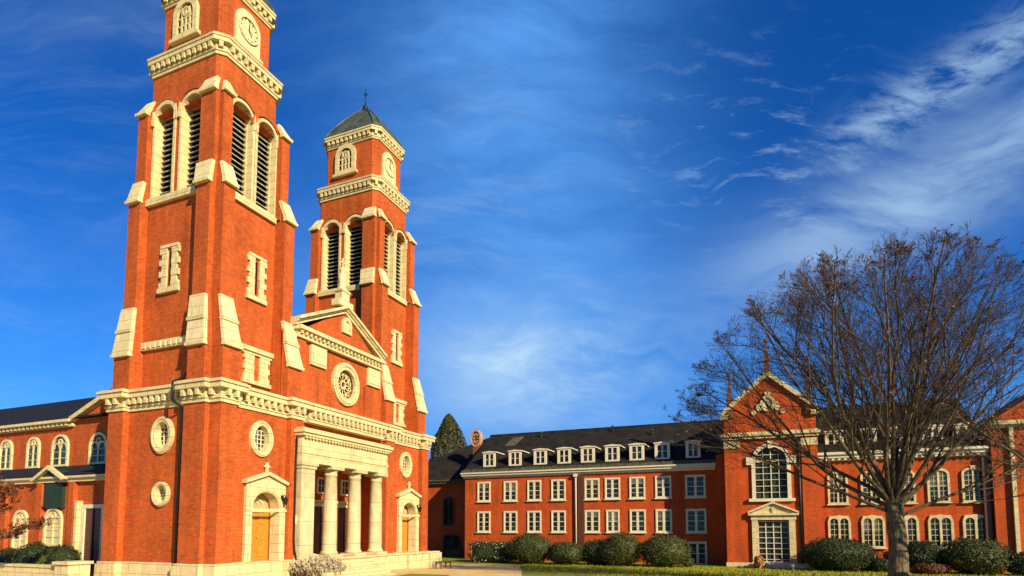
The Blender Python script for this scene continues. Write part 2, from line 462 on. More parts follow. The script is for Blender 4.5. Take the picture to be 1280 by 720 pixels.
sheet('paved_path', [(-60, -20), (-9.0, -20), (-9.6, 24), (-13.2, 33.0), (-17.6, 43.6), (-34, 44.2), (-60, 44.2)], M_PATH, .006, 1.0)
lb = MB()
lb.prism([(-16.6, 22.0), (-12.5, 22.0), (-15.0, 27.5), (-17.4, 27.5)], gz(0, 22)+.008, gz(0, 22)+.03)
o = lb.build('grass_verge', M_GRASS); tag(o, kind='structure')

# ================================================================== CHURCH
CH = Vector((-24.3, 26.3, -.45))
church = empty('church', CH, 'red brick twin-towered church with cream stone trim and columned portico', 'church')
def CB(mb, name, mats, parent=None, **k): return mb.build(name, mats, parent or church, root=CH, **k)

def footprint(P, dy):
    xc0, xc1, xa0, xa1, yA, y0, yb0, yb1, xB, x1, yd0, yd1, y1, x0, yw0, yw1 = P
    pts = [(xc0, yA), (xc1, yA), (xc1, y0), (xa0, y0), (xa0, yA), (xa1, yA), (xa1, yb0), (xB, yb0), (xB, yb1), (x1, yb1), (x1, yd0), (xB, yd0), (xB, yd1),
           (xa0, yd1), (xa0, y1), (xc1, y1), (xc1, yd1), (xc0, yd1), (xc0, yw1), (x0, yw1), (x0, yw0), (xc0, yw0)]
    return [(a, b+dy) for a, b in pts]
#      xc0    xc1    xa0     xa1     yA     y0     yb0    yb1    xB     x1     yd0   yd1   y1     x0    yw0   yw1
S1 = (-27.30, -26.3, -22.50, -21.25, 17.75, 18.05, 17.97, 18.80, -20.6, -20.9, 22.0, 22.8, 22.55, -27.0, 18.9, 21.6)
S2 = (-27.38, -26.3, -22.62, -21.60, 17.92, 18.55, 18.28, 19.15, -20.95, -22.1, 22.05, 22.95, 22.2, -26.8, 19.0, 21.7)
S3 = (-27.25, -26.45, -22.80, -21.95, 18.15, 18.55, 18.43, 19.05, -21.45, -22.1, 22.1, 22.75, 22.2, -26.8, 19.0, 21.7)
S4 = (-27.08, -26.45, -22.92, -22.00, 18.30, 18.55, 18.50, 19.02, -21.75, -22.1, 22.02, 22.55, 22.2, -26.8, 19.0, 21.7)
def shell(mb, poly, z0, z1, skip, m=0, top=False):
    n = len(poly)
    for i in range(n):
        if i in skip: continue
        a, b = poly[i], poly[(i+1) % n]
        mb.add([(a[0], a[1], z0), (b[0], b[1], z0), (b[0], b[1], z1), (a[0], a[1], z1)], [(0, 1, 2, 3)], m)
    if top: mb.add([(x, y, z1) for x, y in poly], [tuple(range(n))], m)
def chamfer(x0, x1, y0, y1, c): return [(x0+c, y0), (x1-c, y0), (x1, y0+c), (x1, y1-c), (x1-c, y1), (x0+c, y1), (x0, y1-c), (x0, y0+c)]
CORE = (-26.8, -22.1, 18.55, 22.2)

def surround_slot(fr, c, w_, z0, z1, d):
    """stone surround with toothed quoins round a narrow slit"""
    mb = MB(); h = (z1-z0)
    hw = w_/2; sl = .15
    # jagged outline, blocks alternately long and short
    nb = 7
    for i in range(nb):
        a = z0+h*.10+(h*.84)*i/nb; b = z0+h*.10+(h*.84)*(i+1)/nb
        ext = hw if i % 2 == 0 else hw*.78
        for sg in (-1, 1):
            mb.fbox(fr, *sorted((c+sg*sl, c+sg*ext)), a, b-.004, -.05, d+(.03 if i % 2 == 0 else .015), 0)
    mb.fbox(fr, c-hw*1.06, c+hw*1.06, z0, z0+h*.10-.004, -.05, d+.07, 0)
    mb.fbox(fr, c-hw*.9, c+hw*.9, z0+h*.94, z1, -.05, d+.06, 0)
    mb.fbox(fr, c-sl, c+sl, z0+h*.10, z0+h*.94, -.04, .012, 1)
    mb.fbox(fr, c-.05, c+.05, z0+h*.16, z0+h*.88, .0, .02, 2)
    return mb
def louvre(fr, s0, s1, z0, zs, depth):
    """louvred belfry opening: dark chamber, raked slats, stone arch and jambs"""
    mb = MB(); c = (s0+s1)/2; r = (s1-s0)/2
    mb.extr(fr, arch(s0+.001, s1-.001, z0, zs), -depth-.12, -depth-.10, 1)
    zt = zs+r
    k = int((zt-z0-.15)/.262)
    for i in range(k):
        z = z0+.10+i*.262
        hw = r-.02 if z < zs else math.sqrt(max(.0001, r*r-(z+.1-zs)**2))-.03
        if hw < .08: continue
        v = [fr(c-hw, z, -depth+.14), fr(c+hw, z, -depth+.14), fr(c+hw, z+.13, -depth-.06), fr(c-hw, z+.13, -depth-.06)]
        v2 = [fr(c-hw, z+.05, -depth+.145), fr(c+hw, z+.05, -depth+.145), fr(c+hw, z+.175, -depth-.055), fr(c-hw, z+.175, -depth-.055)]
        mb.loft(v, v2, 0)
    for sg in (-1, 1):      # thin frame posts
        mb.fbox(fr, *sorted((c+sg*(r-.05), c+sg*(r-.002))), z0, zs, -depth-.05, -depth+.16, 2)
    return mb
def louvre_arch(fr, s0, s1, z0, zs, gapl, gapr):
    mb = MB(); c = (s0+s1)/2; r = (s1-s0)/2; n = 16; t = min(.20, gapl-.012, gapr-.012)
    inn = [(s1, z0), (s1, zs)]+[(c+r*math.cos(PI*i/n), zs+r*math.sin(PI*i/n)) for i in range(1, n)]+[(s0, zs), (s0, z0)]
    out = [(s1+.13, z0), (s1+.13, zs)]+[(c+(r+t)*math.cos(PI*i/n), zs+(r+t)*math.sin(PI*i/n)) for i in range(1, n)]+[(s0-.13, zs), (s0-.13, z0)]
    mb.ring(fr, out, inn, -.04, .05, 0, closed=False)
    # lining of the reveal
    n2 = len(inn); rl = r-.014
    li = [(c+rl, z0), (c+rl, zs)]+[(c+rl*math.cos(PI*i/n), zs+rl*math.sin(PI*i/n)) for i in range(1, n)]+[(c-rl, zs), (c-rl, z0)]
    a = [fr(x, z, .05) for x, z in li]; b = [fr(x, z, -.49) for x, z in li]
    mb.add(a+b, [(i, i+1, n2+i+1, n2+i) for i in range(n2-1)], 0)
    # splayed springer blocks
    for sg, e, g_ in ((-1, s0, gapl), (1, s1, gapr)):
        g_ = min(g_-.008, .36)
        pts = [(e+sg*.02, zs-.30), (e+sg*g_*.8, zs-.26), (e+sg*g_, zs-.08), (e+sg*g_*.55, zs+.46), (e+sg*.03, zs+.25)]
        mb.extr(fr, pts if sg > 0 else pts[::-1], .0, .10, 0)
    return mb
def oval_win(fr, c, z, a, b, wi):
    mb = MB(); n = 28
    mb.ring(fr, oval(c, z, a, b, n), oval(c, z, a*.62, b*.72, n), -.03, .10, 0)
    mb.ring(fr, oval(c, z, a*.90, b*.92, n), oval(c, z, a*.80, b*.84, n), .09, .135, 0)
    mb.extr(fr, oval(c, z, a*.64, b*.74, n), -.25, -.22, 1)
    nn = oval(c, z, a*.615, b*.715, n)
    mb.add([fr(x, y, .0) for x, y in nn]+[fr(x, y, -.23) for x, y in nn], [(i, (i+1) % n, n+(i+1) % n, n+i) for i in range(n)], 0)
    for k in range(-1, 2):
        mb.fbox(fr, c+k*a*.3-.018, c+k*a*.3+.018, z-b*.6, z+b*.6, -.22, -.18, 2)
    for k in range(-2, 3):
        mb.fbox(fr, c-a*.55, c+a*.55, z+k*b*.24-.015, z+k*b*.24+.015, -.22, -.185, 2)
    return mb

def tower(dy, idx):
    T = MB()
    SF = lambda y: Fr('S', y+dy)
    EF = lambda x: Fr('E', x)
    sides = {}
    f1 = footprint(S1, dy); f2 = footprint(S2, dy); f3 = footprint(S3, dy); f4 = footprint(S4, dy)
    # --- stage 1: facade has a door hole and an oval hole
    shell(T, f1, .35, 7.25, {2, 9})
    door = arch(19.97+dy, 21.58+dy, .50, 2.80)
    ov1 = oval(20.45+dy, 6.0, .46, .64)
    T.holed(EF(-20.9), rect(S1[7]+dy, S1[10]+dy, .35, 7.25), [door, ov1], .6)
    so1 = oval(-24.05, 6.0, .47, .64); so2 = oval(-23.98, 3.42, .37, .42)
    T.holed(SF(18.05), rect(S1[1], S1[2], .35, 7.25), [so1, so2], .4)
    # --- stage 2 and 3
    shell(T, f2, 8.05, 9.8, set())
    shell(T, f3, 9.8, 17.25, set())
    # --- belfry with holes
    shell(T, f4, 17.25, 21.6, {2, 9})
    LS = [(-26.2, -24.92), (-24.40, -23.10)]; LE = [(19.27, 20.47), (20.78, 21.95)]
    ZL, ZS = 17.5, 21.35
    x0, x1, y0, y1 = CORE
    # upper band of core from 21.6 to 23.6 (chamfered), openings reach into it
    T.holed(SF(18.55), [(S4[1], 17.25), (S4[2], 17.25), (S4[2], 21.6), (x1-.3, 21.6), (x1-.3, 23.6), (x0+.3, 23.6), (x0+.3, 21.6), (S4[1], 21.6)] if x0+.3 < S4[1] else
            [(S4[1], 17.25), (S4[2], 17.25), (S4[2], 21.6), (x1-.3, 21.6), (x1-.3, 23.6), (x0+.3, 23.6), (x0+.3, 21.62), (S4[1], 21.6)],
            [arch(a, b, ZL, ZS) for a, b in LS], .5)
    T.holed(EF(-22.1), [(S4[7]+dy, 17.25), (S4[10]+dy, 17.25), (S4[10]+dy, 21.6), (y1-.3+dy, 21.61), (y1-.3+dy, 23.6), (y0+.3+dy, 23.6), (y0+.3+dy, 21.61), (S4[7]+dy, 21.6)],
            [arch(a+dy, b+dy, ZL, ZS) for a, b in LE], .5)
    up_ = [(a, b+dy) for a, b in chamfer(x0, x1, y0, y1, .3)]
    shell(T, up_, 21.58, 23.6, {0, 2})
    T.add([(x, y, 21.59) for x, y in offs(f4, -.002)], [tuple(range(len(f4)))], 0)   # shelf under the top caps
    # red brick relieving arches over the louvres
    for a, b in LS:
        c, r = (a+b)/2, (b-a)/2
        T.ring(SF(18.55), [(c+(r+.40)*math.cos(PI*i/16), ZS+(r+.40)*math.sin(PI*i/16)) for i in range(17)], [(c+(r+.22)*math.cos(PI*i/16), ZS+(r+.22)*math.sin(PI*i/16)) for i in range(17)], 0, .07 if a < -25 else .075, 0, closed=False)
    for a, b in LE:
        c, r = (a+b)/2+dy, (b-a)/2
        T.ring(EF(-22.1), [(c+(r+.40)*math.cos(PI*i/16), ZS+(r+.40)*math.sin(PI*i/16)) for i in range(17)], [(c+(r+.22)*math.cos(PI*i/16), ZS+(r+.22)*math.sin(PI*i/16)) for i in range(17)], 0, .07 if a < 20 else .075, 0, closed=False)
    # --- attic
    AX0, AX1, AY0, AY1 = -26.55, -22.4, 18.82, 21.92
    at = [(a, b+dy) for a, b in chamfer(AX0, AX1, AY0, AY1, .3)]
    T.prism(at, 24.4, 27.35)
    tw = CB(T, 'bell_tower', M_BRICK)
    # --- plinth
    mb = MB(); mb.prism(offs(f1, .16), gz(0, 20+dy)-.2, .40); mb.prism(offs(f1, .10), .40, .50)
    CB(mb, 'plinth', M_STONE, tw)
    # --- main entablature
    mb = MB(); cornice(mb, f1, 7.2, 8.15, .36, pitch=.36, wd=.17); CB(mb, 'entablature', M_STONE, tw)
    # --- belfry cornice and top cornice
    up2 = [(a, b+dy) for a, b in chamfer(x0, x1, y0, y1, .3)]
    mb = MB(); cornice(mb, up2, 23.55, 24.45, .30, pitch=.34, wd=.17); CB(mb, 'cornice', M_STONE, tw)
    mb = MB(); cornice(mb, at, 27.25, 28.05, .29, pitch=.34, wd=.17); CB(mb, 'cornice', M_STONE, tw)
    # --- roof: four-sided bell-cast cap
    mb = MB(); prof = [(1.09, 28.03), (1.05, 28.30), (.92, 28.75), (.72, 29.30), (.50, 29.85), (.27, 30.35), (.12, 30.62)]
    cxx, cyy = (AX0+AX1)/2, (AY0+AY1)/2+dy; hx, hy = (AX1-AX0)/2, (AY1-AY0)/2
    prev = None
    for f_, z in prof:
        cur = [(cxx+(px_-cxx)*f_, cyy+(py_-cyy)*f_, z) for px_, py_ in at]
        if prev: mb.loft(prev, cur, 0)
        prev = cur
    for i in range(8):      # rolled hips
        a = at[i]
        mb.tube([(cxx+(a[0]-cxx)*f_*1.005, cyy+(a[1]-cyy)*f_*1.005, z+.02) for f_, z in prof], .05, 5, 0)
    CB(mb, 'roof', M_COPPER, tw)
    mb = MB(); mb.lathe((cxx, cyy, 30.6), [(.22, 0), (.24, .08), (.10, .16), (.16, .28), (.17, .36), (.06, .46), (.035, .9), (.07, .95), (.03, 1.02), (.012, 1.7)], 10)
    mb.box(cxx-.16, cxx+.16, cyy-.015, cyy+.015, 31.85, 31.89); mb.box(cxx-.015, cxx+.015, cyy-.16, cyy+.16, 31.855, 31.885)
    CB(mb, 'finial', M_METAL, tw)
    # --- weathered buttress caps
    def cap(lo, hi, z0, z1, steps, face, th=.11):
        """brick wedge with raked stone slabs on its weather face"""
        m_ = MB(); t_ = lambda t: [lo[i]+(hi[i]-lo[i])*t for i in range(4)]
        a0, a1, b0, b1 = lo; c0, c1, d0, d1 = hi; e = .012
        m_.loft([(a0+e, b0+e, z0), (a1-e, b0+e, z0), (a1-e, b1-e, z0), (a0+e, b1-e, z0)], [(c0+e, d0+e, z1-.01), (c1-e, d0+e, z1-.01), (c1-e, d1-e, z1-.01), (c0+e, d1-e, z1-.01)], 1)
        for k in range(steps):
            t0 = k/steps; t1 = (k+1)/steps; A = t_(t0); B = t_(t1); za = z0+(z1-z0)*t0; zb = z0+(z1-z0)*t1-.012
            def q_(P_, o_, w_):
                if face == 'S': return (P_[0]-w_, P_[1]+w_, P_[2]-o_, P_[2]+.08)
                if face == 'N': return (P_[0]-w_, P_[1]+w_, P_[3]-.08, P_[3]+o_)
                return (P_[1]-.08, P_[1]+o_, P_[2]-w_, P_[3]+w_)
            def rg(Q, z): return [(Q[0], Q[2], z), (Q[1], Q[2], z), (Q[1], Q[3], z), (Q[0], Q[3], z)]
            m_.loft(rg(q_(A, th+.04, .05), za-.03), rg(q_(A, th+.05, .05), za+.10), 0)
            m_.loft(rg(q_(A, th, .03), za+.10), rg(q_(B, th*.8, .025), zb), 0)
        return m_
    def rects(S):
        xc0, xc1, xa0, xa1, yA, y0_, yb0, yb1, xB, x1_, yd0, yd1, y1_, x0_, yw0, yw1 = S
        return {'C': (xc0, xc1, yA+dy, yw0+dy), 'A': (xa0, xa1, yA+dy, y0_+.1+dy), 'B': (xa1-.1, xB, yb0+dy, yb1+dy), 'D': (x1_-.1, xB, yd0+dy, yd1+dy),
                'G': (xc0, xc1, yw1+dy, yd1+dy)}
    r2, r3, r4 = rects(S2), rects(S3), rects(S4)
    FACE = {'C': 'S', 'A': 'S', 'B': 'E', 'D': 'E', 'G': 'N'}
    for k in 'CABDG':
        CB(cap(r2[k], r3[k], 9.78, 12.1, 2, FACE[k]), 'buttress_cap', [M_CAP, M_BRICK], tw)
        CB(cap(r3[k], r4[k], 17.2, 18.25, 1, FACE[k], .13), 'buttress_cap', [M_CAP, M_BRICK], tw)
    core = {'C': (x0+.02, x0+.5, y0+.02+dy, y0+.4+dy), 'A': (S4[2]+.05, x1-.05, y0-.02+dy, y0+.5+dy), 'B': (x1-.5, x1+.02, y0+.25+dy, S4[7]-.03+dy),
            'D': (x1-.5, x1+.02, S4[10]+.03+dy, y1+dy), 'G': (x0+.02, x0+.5, y1-.4+dy, y1-.02+dy)}
    for k in 'CABDG':
        CB(cap(r4[k], core[k], 21.60 if k not in 'AB' else 21.605, 22.35, 1, FACE[k], .12), 'buttress_cap', [M_CAP, M_BRICK], tw)
    # --- sills and strings
    mb = MB(); mb.fbox(SF(18.55), S4[1]+.0, S4[2]-.002, 17.08, 17.36, -.02, .16); mb.fbox(SF(18.55), S4[1]+.0, S4[2]-.002, 17.36, 17.47, -.02, .08); CB(mb, 'sill', M_STONE, tw)
    mb = MB(); mb.fbox(EF(-22.1), S4[7]+dy+.002, S4[10]+dy-.002, 17.08, 17.36, -.02, .16); mb.fbox(EF(-22.1), S4[7]+dy+.002, S4[10]+dy-.002, 17.36, 17.47, -.02, .08); CB(mb, 'sill', M_STONE, tw)
    mb = MB(); mb.fbox(SF(18.55), -26.3, -23.15, 10.12, 10.5, -.02, .14)
    for k in range(9): mb.fbox(SF(18.55), -26.15+k*.335, -25.97+k*.335, 10.19, 10.42, .14, .19)
    CB(mb, 'string_course', M_STONE, tw)
    # --- windows
    for a, b in LS:
        CB(louvre(SF(18.55), a, b, ZL, ZS, .46), 'louvre', [M_SLAT, M_DARK, M_STONE], tw)
        CB(louvre_arch(SF(18.55), a, b, ZL, ZS, .26 if a > -25 else .24, .26 if a < -25 else .17), 'window_surround', M_STONE, tw)
    for a, b in LE:
        CB(louvre(EF(-22.1), a+dy, b+dy, ZL, ZS, .46), 'louvre', [M_SLAT, M_DARK, M_STONE], tw)
        CB(louvre_arch(EF(-22.1), a+dy, b+dy, ZL, ZS, .155 if a > 20 else .24, .155 if a < 20 else .2), 'window_surround', M_STONE, tw)
    CB(surround_slot(SF(18.55), -24.75, 1.25, 12.7, 14.95, .07), 'slit_window', [M_STONE, M_BRICK, M_DARK], tw)
    CB(surround_slot(EF(-22.1), 21.0-.0+dy, 1.15, 12.75, 15.0, .07), 'slit_window', [M_STONE, M_BRICK, M_DARK], tw)
    # twin stone panels with lintel on the facade just above the entablature
    mb = MB(); fr = EF(-22.1); c = 21.15+dy
    mb.fbox(fr, c-1.05, c+1.1, 10.25, 10.46, 0, .22); mb.fbox(fr, c-.86, c+.9, 10.13, 10.246, 0, .13)
    for sg in (-1, 1):
        for i in range(5):
            ex = .78 if i % 2 == 0 else .70
            mb.fbox(fr, *sorted((c+sg*.17, c+sg*ex)), 8.9+i*.245, 9.14+i*.245, 0, .10+(.02 if i % 2 == 0 else 0))
    mb.fbox(fr, c-.17, c+.17, 8.9, 10.12, 0, .02, 1)
    mb.fbox(fr, c-.85, c+.85, 8.72, 8.89, 0, .18)
    CB(mb, 'panel_window', [M_STONE, M_BRICK], tw)
    CB(oval_win(EF(-20.9), 20.45+dy, 6.0, .68, .82, 1), 'oval_window', [M_STONE, M_GLASS, M_TRIM], tw)
    CB(oval_win(SF(18.05), -24.05, 6.0, .70, .82, 1), 'oval_window', [M_STONE, M_GLASS, M_TRIM], tw)
    CB(oval_win(SF(18.05), -23.98, 3.42, .54, .54, 1), 'oval_window', [M_STONE, M_GLASS, M_TRIM], tw)
    # --- attic window (side) and clock (facade)
    fr = SF(AY0); c = -24.75
    mb = MB(); oc = arch(c-.80, c+.80, 25.35, 26.55, .80, 16); ic = arch(c-.52, c+.52, 25.55, 26.45, .58, 16)
    mb.ring(fr, oc, ic, 0, .14, 0); mb.extr(fr, ic, -.0, .03, 1)
    for k in range(-1, 2): mb.fbox(fr, c+k*.26-.05, c+k*.26+.05, 25.55, 26.85, .03, .09, 0)
    for z in (25.9, 26.3): mb.fbox(fr, c-.5, c+.5, z, z+.06, .03, .085, 0)
    mb.ring(fr, oval(c, 26.62, .25, .25, 16), oval(c, 26.62, .17, .17, 16), .03, .11, 0)
    mb.fbox(fr, c-.95, c+.95, 25.17, 25.35, 0, .2)
    CB(mb, 'traceried_window', [M_STONE, M_DARK], tw)
    fr = EF(AX1); c = 20.22+dy; cz = 26.0
    mb = MB(); oc = arch(c-.74, c+.74, 25.02, 26.2, .74, 18)
    mb.extr(fr, oc, 0, .10, 0); mb.fbox(fr, c-.86, c+.86, 24.86, 25.02, 0, .2)
    mb.ring(fr, oval(c, cz, .62, .62, 32), oval(c, cz, .54, .54, 32), .10, .17, 0)
    for k in range(12):
        a = 2*PI*k/12
        p0 = (c+.43*math.sin(a), cz+.43*math.cos(a)); p1 = (c+.51*math.sin(a), cz+.51*math.cos(a)); t = (math.cos(a)*.018, -math.sin(a)*.018)
        mb.extr(fr, [(p0[0]-t[0], p0[1]-t[1]), (p0[0]+t[0], p0[1]+t[1]), (p1[0]+t[0], p1[1]+t[1]), (p1[0]-t[0], p1[1]-t[1])], .10, .125, 1)
    for a, L in ((R(140), .30), (R(5), .44)):
        t = (math.cos(a)*.022, -math.sin(a)*.022)
        mb.extr(fr, [(c-t[0], cz-t[1]), (c+t[0], cz+t[1]), (c+L*math.sin(a)+t[0]*.4, cz+L*math.cos(a)+t[1]*.4), (c+L*math.sin(a)-t[0]*.4, cz+L*math.cos(a)-t[1]*.4)], .13, .15, 1)
    CB(mb, 'clock', [M_CAP, M_METAL], tw)
    # --- doorway
    fr = EF(-20.9); a, b = 19.97+dy, 21.58+dy; c = (a+b)/2
    mb = MB()
    out = [(19.62+dy, .5), (21.95+dy, .5), (21.95+dy, 3.95), (c+.55, 4.12), (c, 4.33), (c-.55, 4.12), (19.62+dy, 3.95)]
    mb.holed(fr, out, [arch(a+.002, b-.002, .5001, 2.80)], .55, 0, d=.14)
    n = len(out)
    mb.add([fr(x, z, 0) for x, z in out]+[fr(x, z, .14) for x, z in out], [(i, (i+1) % n, n+(i+1) % n, n+i) for i in range(n)], 0)
    # raking hood
    for sg in (-1, 1):
        mb.extr(fr, [(c+sg*1.3, 3.93), (c+sg*1.3, 4.07), (c, 4.52), (c, 4.37)][::sg], .0, .30, 2)
    mb.fbox(fr, 19.58+dy, 21.99+dy, 2.72, 2.84, .14, .18)
    mb.ring(fr, [(c+.98*math.cos(PI*i/16), 2.84+.98*math.sin(PI*i/16)) for i in range(17)], [(c+.82*math.cos(PI*i/16), 2.84+.82*math.sin(PI*i/16)) for i in range(17)], .14, .18, 0, closed=False)
    mb.fbox(fr, c-.06, c+.06, 4.50, 4.95, .05, .15); mb.fbox(fr, c-.16, c+.16, 4.72, 4.82, .06, .14)
    CB(mb, 'doorway', [M_STONE, M_DARK, M_CAP], tw)
    mb = MB()
    for sg in (-1, 1):
        mb.fbox(fr, *sorted((c+sg*.008, c+sg*.80)), .5, 2.70, -.58, -.50, 0)
        for z0_, z1_ in ((.68, 1.3), (1.42, 2.05), (2.15, 2.58)):
            mb.fbox(fr, *sorted((c+sg*.14, c+sg*.68)), z0_, z1_, -.50, -.475, 0)
    mb.fbox(fr, c-.8, c+.8, 2.70, 2.83, -.58, -.44, 2)
    mb.extr(fr, arch(a, b, 2.83, 2.832), -.57, -.52, 3)
    mb.ring(fr, [(c+.52*math.cos(PI*i/14), 2.83+.52*math.sin(PI*i/14)) for i in range(15)], [(c+.44*math.cos(PI*i/14), 2.83+.44*math.sin(PI*i/14)) for i in range(15)], -.52, -.47, 2, closed=False)
    mb.lathe(tuple(Vector(fr(c+.10, 1.55, -.46))-Vector((0, 0, .04))), [(.02, 0), (.045, .03), (.045, .06), (.02, .09)], 10, 1)
    CB(mb, 'door', [M_DOOR, M_BRONZE, M_STONE, M_TYMP], tw)
    # lantern
    mb = MB(); L = Vector(fr(21.72+dy, 3.05, .36))
    mb.fbox(fr, 21.64+dy, 21.80+dy, 3.22, 3.50, .14, .17, 0)
    mb.tube([fr(21.72+dy, 3.42, .16), fr(21.72+dy, 3.52, .28), fr(21.72+dy, 3.46, .36)], .02, 5, 0)
    mb.lathe(tuple(L), [(.03, 0), (.07, .03), (.11, .22), (.14, .24), (.05, .36), (.02, .42)], 6, 0, False)
    CB(mb, 'lantern', M_METAL, tw)
    # downpipe on the side face
    mb = MB()
    pts = [(-22.70, 17.83+dy, .45), (-22.70, 17.83+dy, 7.1), (-22.74, 17.42+dy, 7.3), (-22.74, 17.40+dy, 8.1), (-22.92, 17.95+dy, 8.4), (-22.98, 18.42+dy, 9.0), (-23.0, 18.42+dy, 17.05), (-23.02, 18.32+dy, 17.2), (-23.02, 18.40+dy, 17.5)]
    mb.tube([(x, y-.02 if False else y, z) for x, y, z in pts], .065, 8, 0)
    for z in (1.2, 3.4, 5.6, 10.4, 12.6, 14.8): mb.box(pts[0][0]-.11 if z < 8 else -23.11, pts[0][0]+.11 if z < 8 else -22.89, (17.80 if z < 8 else 18.40)+dy, (18.0 if z < 8 else 18.5)+dy, z, z+.07)
    CB(mb, 'downpipe', M_METAL, tw)
    return tw
tA = tower(0, 0)
tB = tower(11.9, 1)

# ---- centre bay
Y0, Y1 = 22.8, 29.87
mb = MB(); ER = Fr('E', -21.3)
PC = 26.33
# wall above the entablature with rose hole
mb.holed(ER, [(Y0-.8, 8.1), (Y1+1.0, 8.1), (Y1+1.0, 11.7), (Y0-.8, 11.7)], [oval(26.75, 9.95, .80, .85, 32)], .4)
mb.fbox(ER, Y0+.15, 23.5, 8.1, 11.55, 0, .12); mb.fbox(ER, 28.42, 29.8, 8.1, 10.2, 0, .12)
# tympanum
mb.extr(ER, [(Y0, 11.7), (Y1, 11.7), (PC, 14.0)], -.6, .15)
# recessed back wall of the portico, soffit, inner cheeks
BR = Fr('E', -22.3)
mb.fbox(BR, 22.5, 30.4, .4, 5.4, -.3, 0)
mb.box(-22.6, -20.95, 22.5, 30.3, 5.62, 7.25)
cw = CB(mb, 'front_wall', M_BRICK)
mb = MB()
poly = [(-24, Y0-.8), (-20.55, Y0-.8), (-20.55, Y1+.95), (-24, Y1+.95)]
E2 = Fr('E', -20.62)
# entablature run between towers
y0e, y1e = 22.8+.02, 29.87-.02
def run(m_, z0, z1, yA_, yB_, X, over, pitch=.36):
    h = z1-z0
    m_.box(X-.8, X+.07, yA_, yB_, z0, z0+h*.16); m_.box(X-.8, X+.12, yA_, yB_, z0+h*.16, z0+h*.26); m_.box(X-.8, X+.045, yA_, yB_, z0+h*.26, z0+h*.60)
    k = int((yB_-yA_)/pitch)
    for j in range(k):
        c = yA_+(yB_-yA_)*(j+.5)/k; m_.box(X+.03, X+over*.78, c-.085, c+.085, z0+h*.30, z0+h*.595)
    m_.box(X-.8, X+over*.86, yA_, yB_, z0+h*.60, z0+h*.82); m_.box(X-.8, X+over, yA_, yB_, z0+h*.82, z0+h*.94); m_.box(X-.8, X+over*.72, yA_, yB_, z0+h*.94, z1)
run(mb, 7.197, 8.147, 23.17, 29.50, -20.603, .357)
CB(mb, 'entablature', M_STONE, cw)
# pediment mouldings
mb = MB(); X = -21.15
h0 = 11.5
mb.box(X-.3, X+.10, Y0+.02, Y1, h0, h0+.16)
k = 22
for j in range(k):
    c = Y0+(Y1-Y0)*(j+.5)/k; mb.box(X-.05, X+.24, c-.07, c+.07, h0+.18, h0+.36)
mb.box(X-.3, X+.05, Y0+.02, Y1, h0+.16, h0+.37)
mb.box(X-.3, X+.34, Y0-.10, Y1+.10, h0+.37, h0+.56)
EP = Fr('E', X)
for sg in (-1, 1):
    e = Y0-.15 if sg < 0 else Y1+.15
    def rk(a, b, d0, d1):
        pts = [(e, h0+.56+a), (PC, 13.85+a), (PC, 13.85+b), (e-0*sg, h0+.56+b)]
        mb.extr(EP, pts[::-sg], d0, d1)
    rk(0, .16, -.3, .14); rk(.161, .26, -.3, .24); rk(.261, .42, -.3, .36)
CB(mb, 'pediment', M_STONE, cw)
mb = MB(); fr = Fr('E', -21.15)
mb.ring(fr, arch(26.18-.02, 26.93-.02, 12.75, 13.3, .36), arch(26.34-.02, 26.77-.02, 12.87, 13.25, .2), 0, .14, 0)
mb.extr(fr, arch(26.30, 26.77, 12.85, 13.25, .22), 0, .05, 0)
mb.fbox(fr, 26.43, 26.67, 12.9, 13.25, .05, .12); CB(mb, 'niche', [M_CAP], cw)
for a in (23.88, 28.72):
    mb = MB(); mb.fbox(ER, a, a+1.18, 10.38, 11.42, 0, .14); mb.fbox(ER, a+.12, a+1.06, 10.5, 11.3, .14, .165)
    CB(mb, 'stone_panel', M_CAP, cw)
mb = MB(); c, z = 26.75, 9.95
mb.ring(ER, oval(c, z, 1.14, 1.20, 36), oval(c, z, .74, .80, 36), -.02, .16, 0)
mb.ring(ER, oval(c, z, 1.02, 1.08, 36), oval(c, z, .92, .98, 36), .16, .21, 0)
mb.extr(ER, oval(c, z, .79, .84, 36), -.32, -.30, 1)
for k in range(12):
    a = 2*PI*k/12
    mb.tube([ER(c+.2*math.cos(a), z+.2*math.sin(a), -.15), ER(c+.76*math.cos(a), z+.82*math.sin(a), -.15)], .035, 5, 0)
    b = a+PI/12
    mb.ring(ER, oval(c+.60*math.cos(b), z+.65*math.sin(b), .13, .13, 10), oval(c+.60*math.cos(b), z+.65*math.sin(b), .08, .08, 10), -.19, -.11, 0)
mb.ring(ER, oval(c, z, .24, .25, 18), oval(c, z, .15, .16, 18), -.2, -.09, 0)
CB(mb, 'rose_window', [M_STONE, M_GLASS], cw)
# finial on the pediment apex
mb = MB(); X, Y = -21.15, 26.15
mb.box(X-.25, X+.30, Y-.55, Y+.62, 14.12, 14.45); mb.box(X-.22, X+.24, Y-.30, Y+.34, 14.45, 14.95); mb.box(X-.27, X+.29, Y-.36, Y+.40, 14.95, 15.07)
mb.lathe((X, Y, 15.07), [(.24, 0), (.27, .1), (.18, .2), (.22, .5), (.24, .75), (.18, .95), (.10, 1.02), (.15, 1.14), (.14, 1.28), (.04, 1.36)], 14)
mb.box(X-.03, X+.03, Y-.03, Y+.03, 16.35, 16.95); mb.box(X-.03, X+.03, Y-.17, Y+.17, 16.65, 16.72)
CB(mb, 'finial', M_CAP, cw)
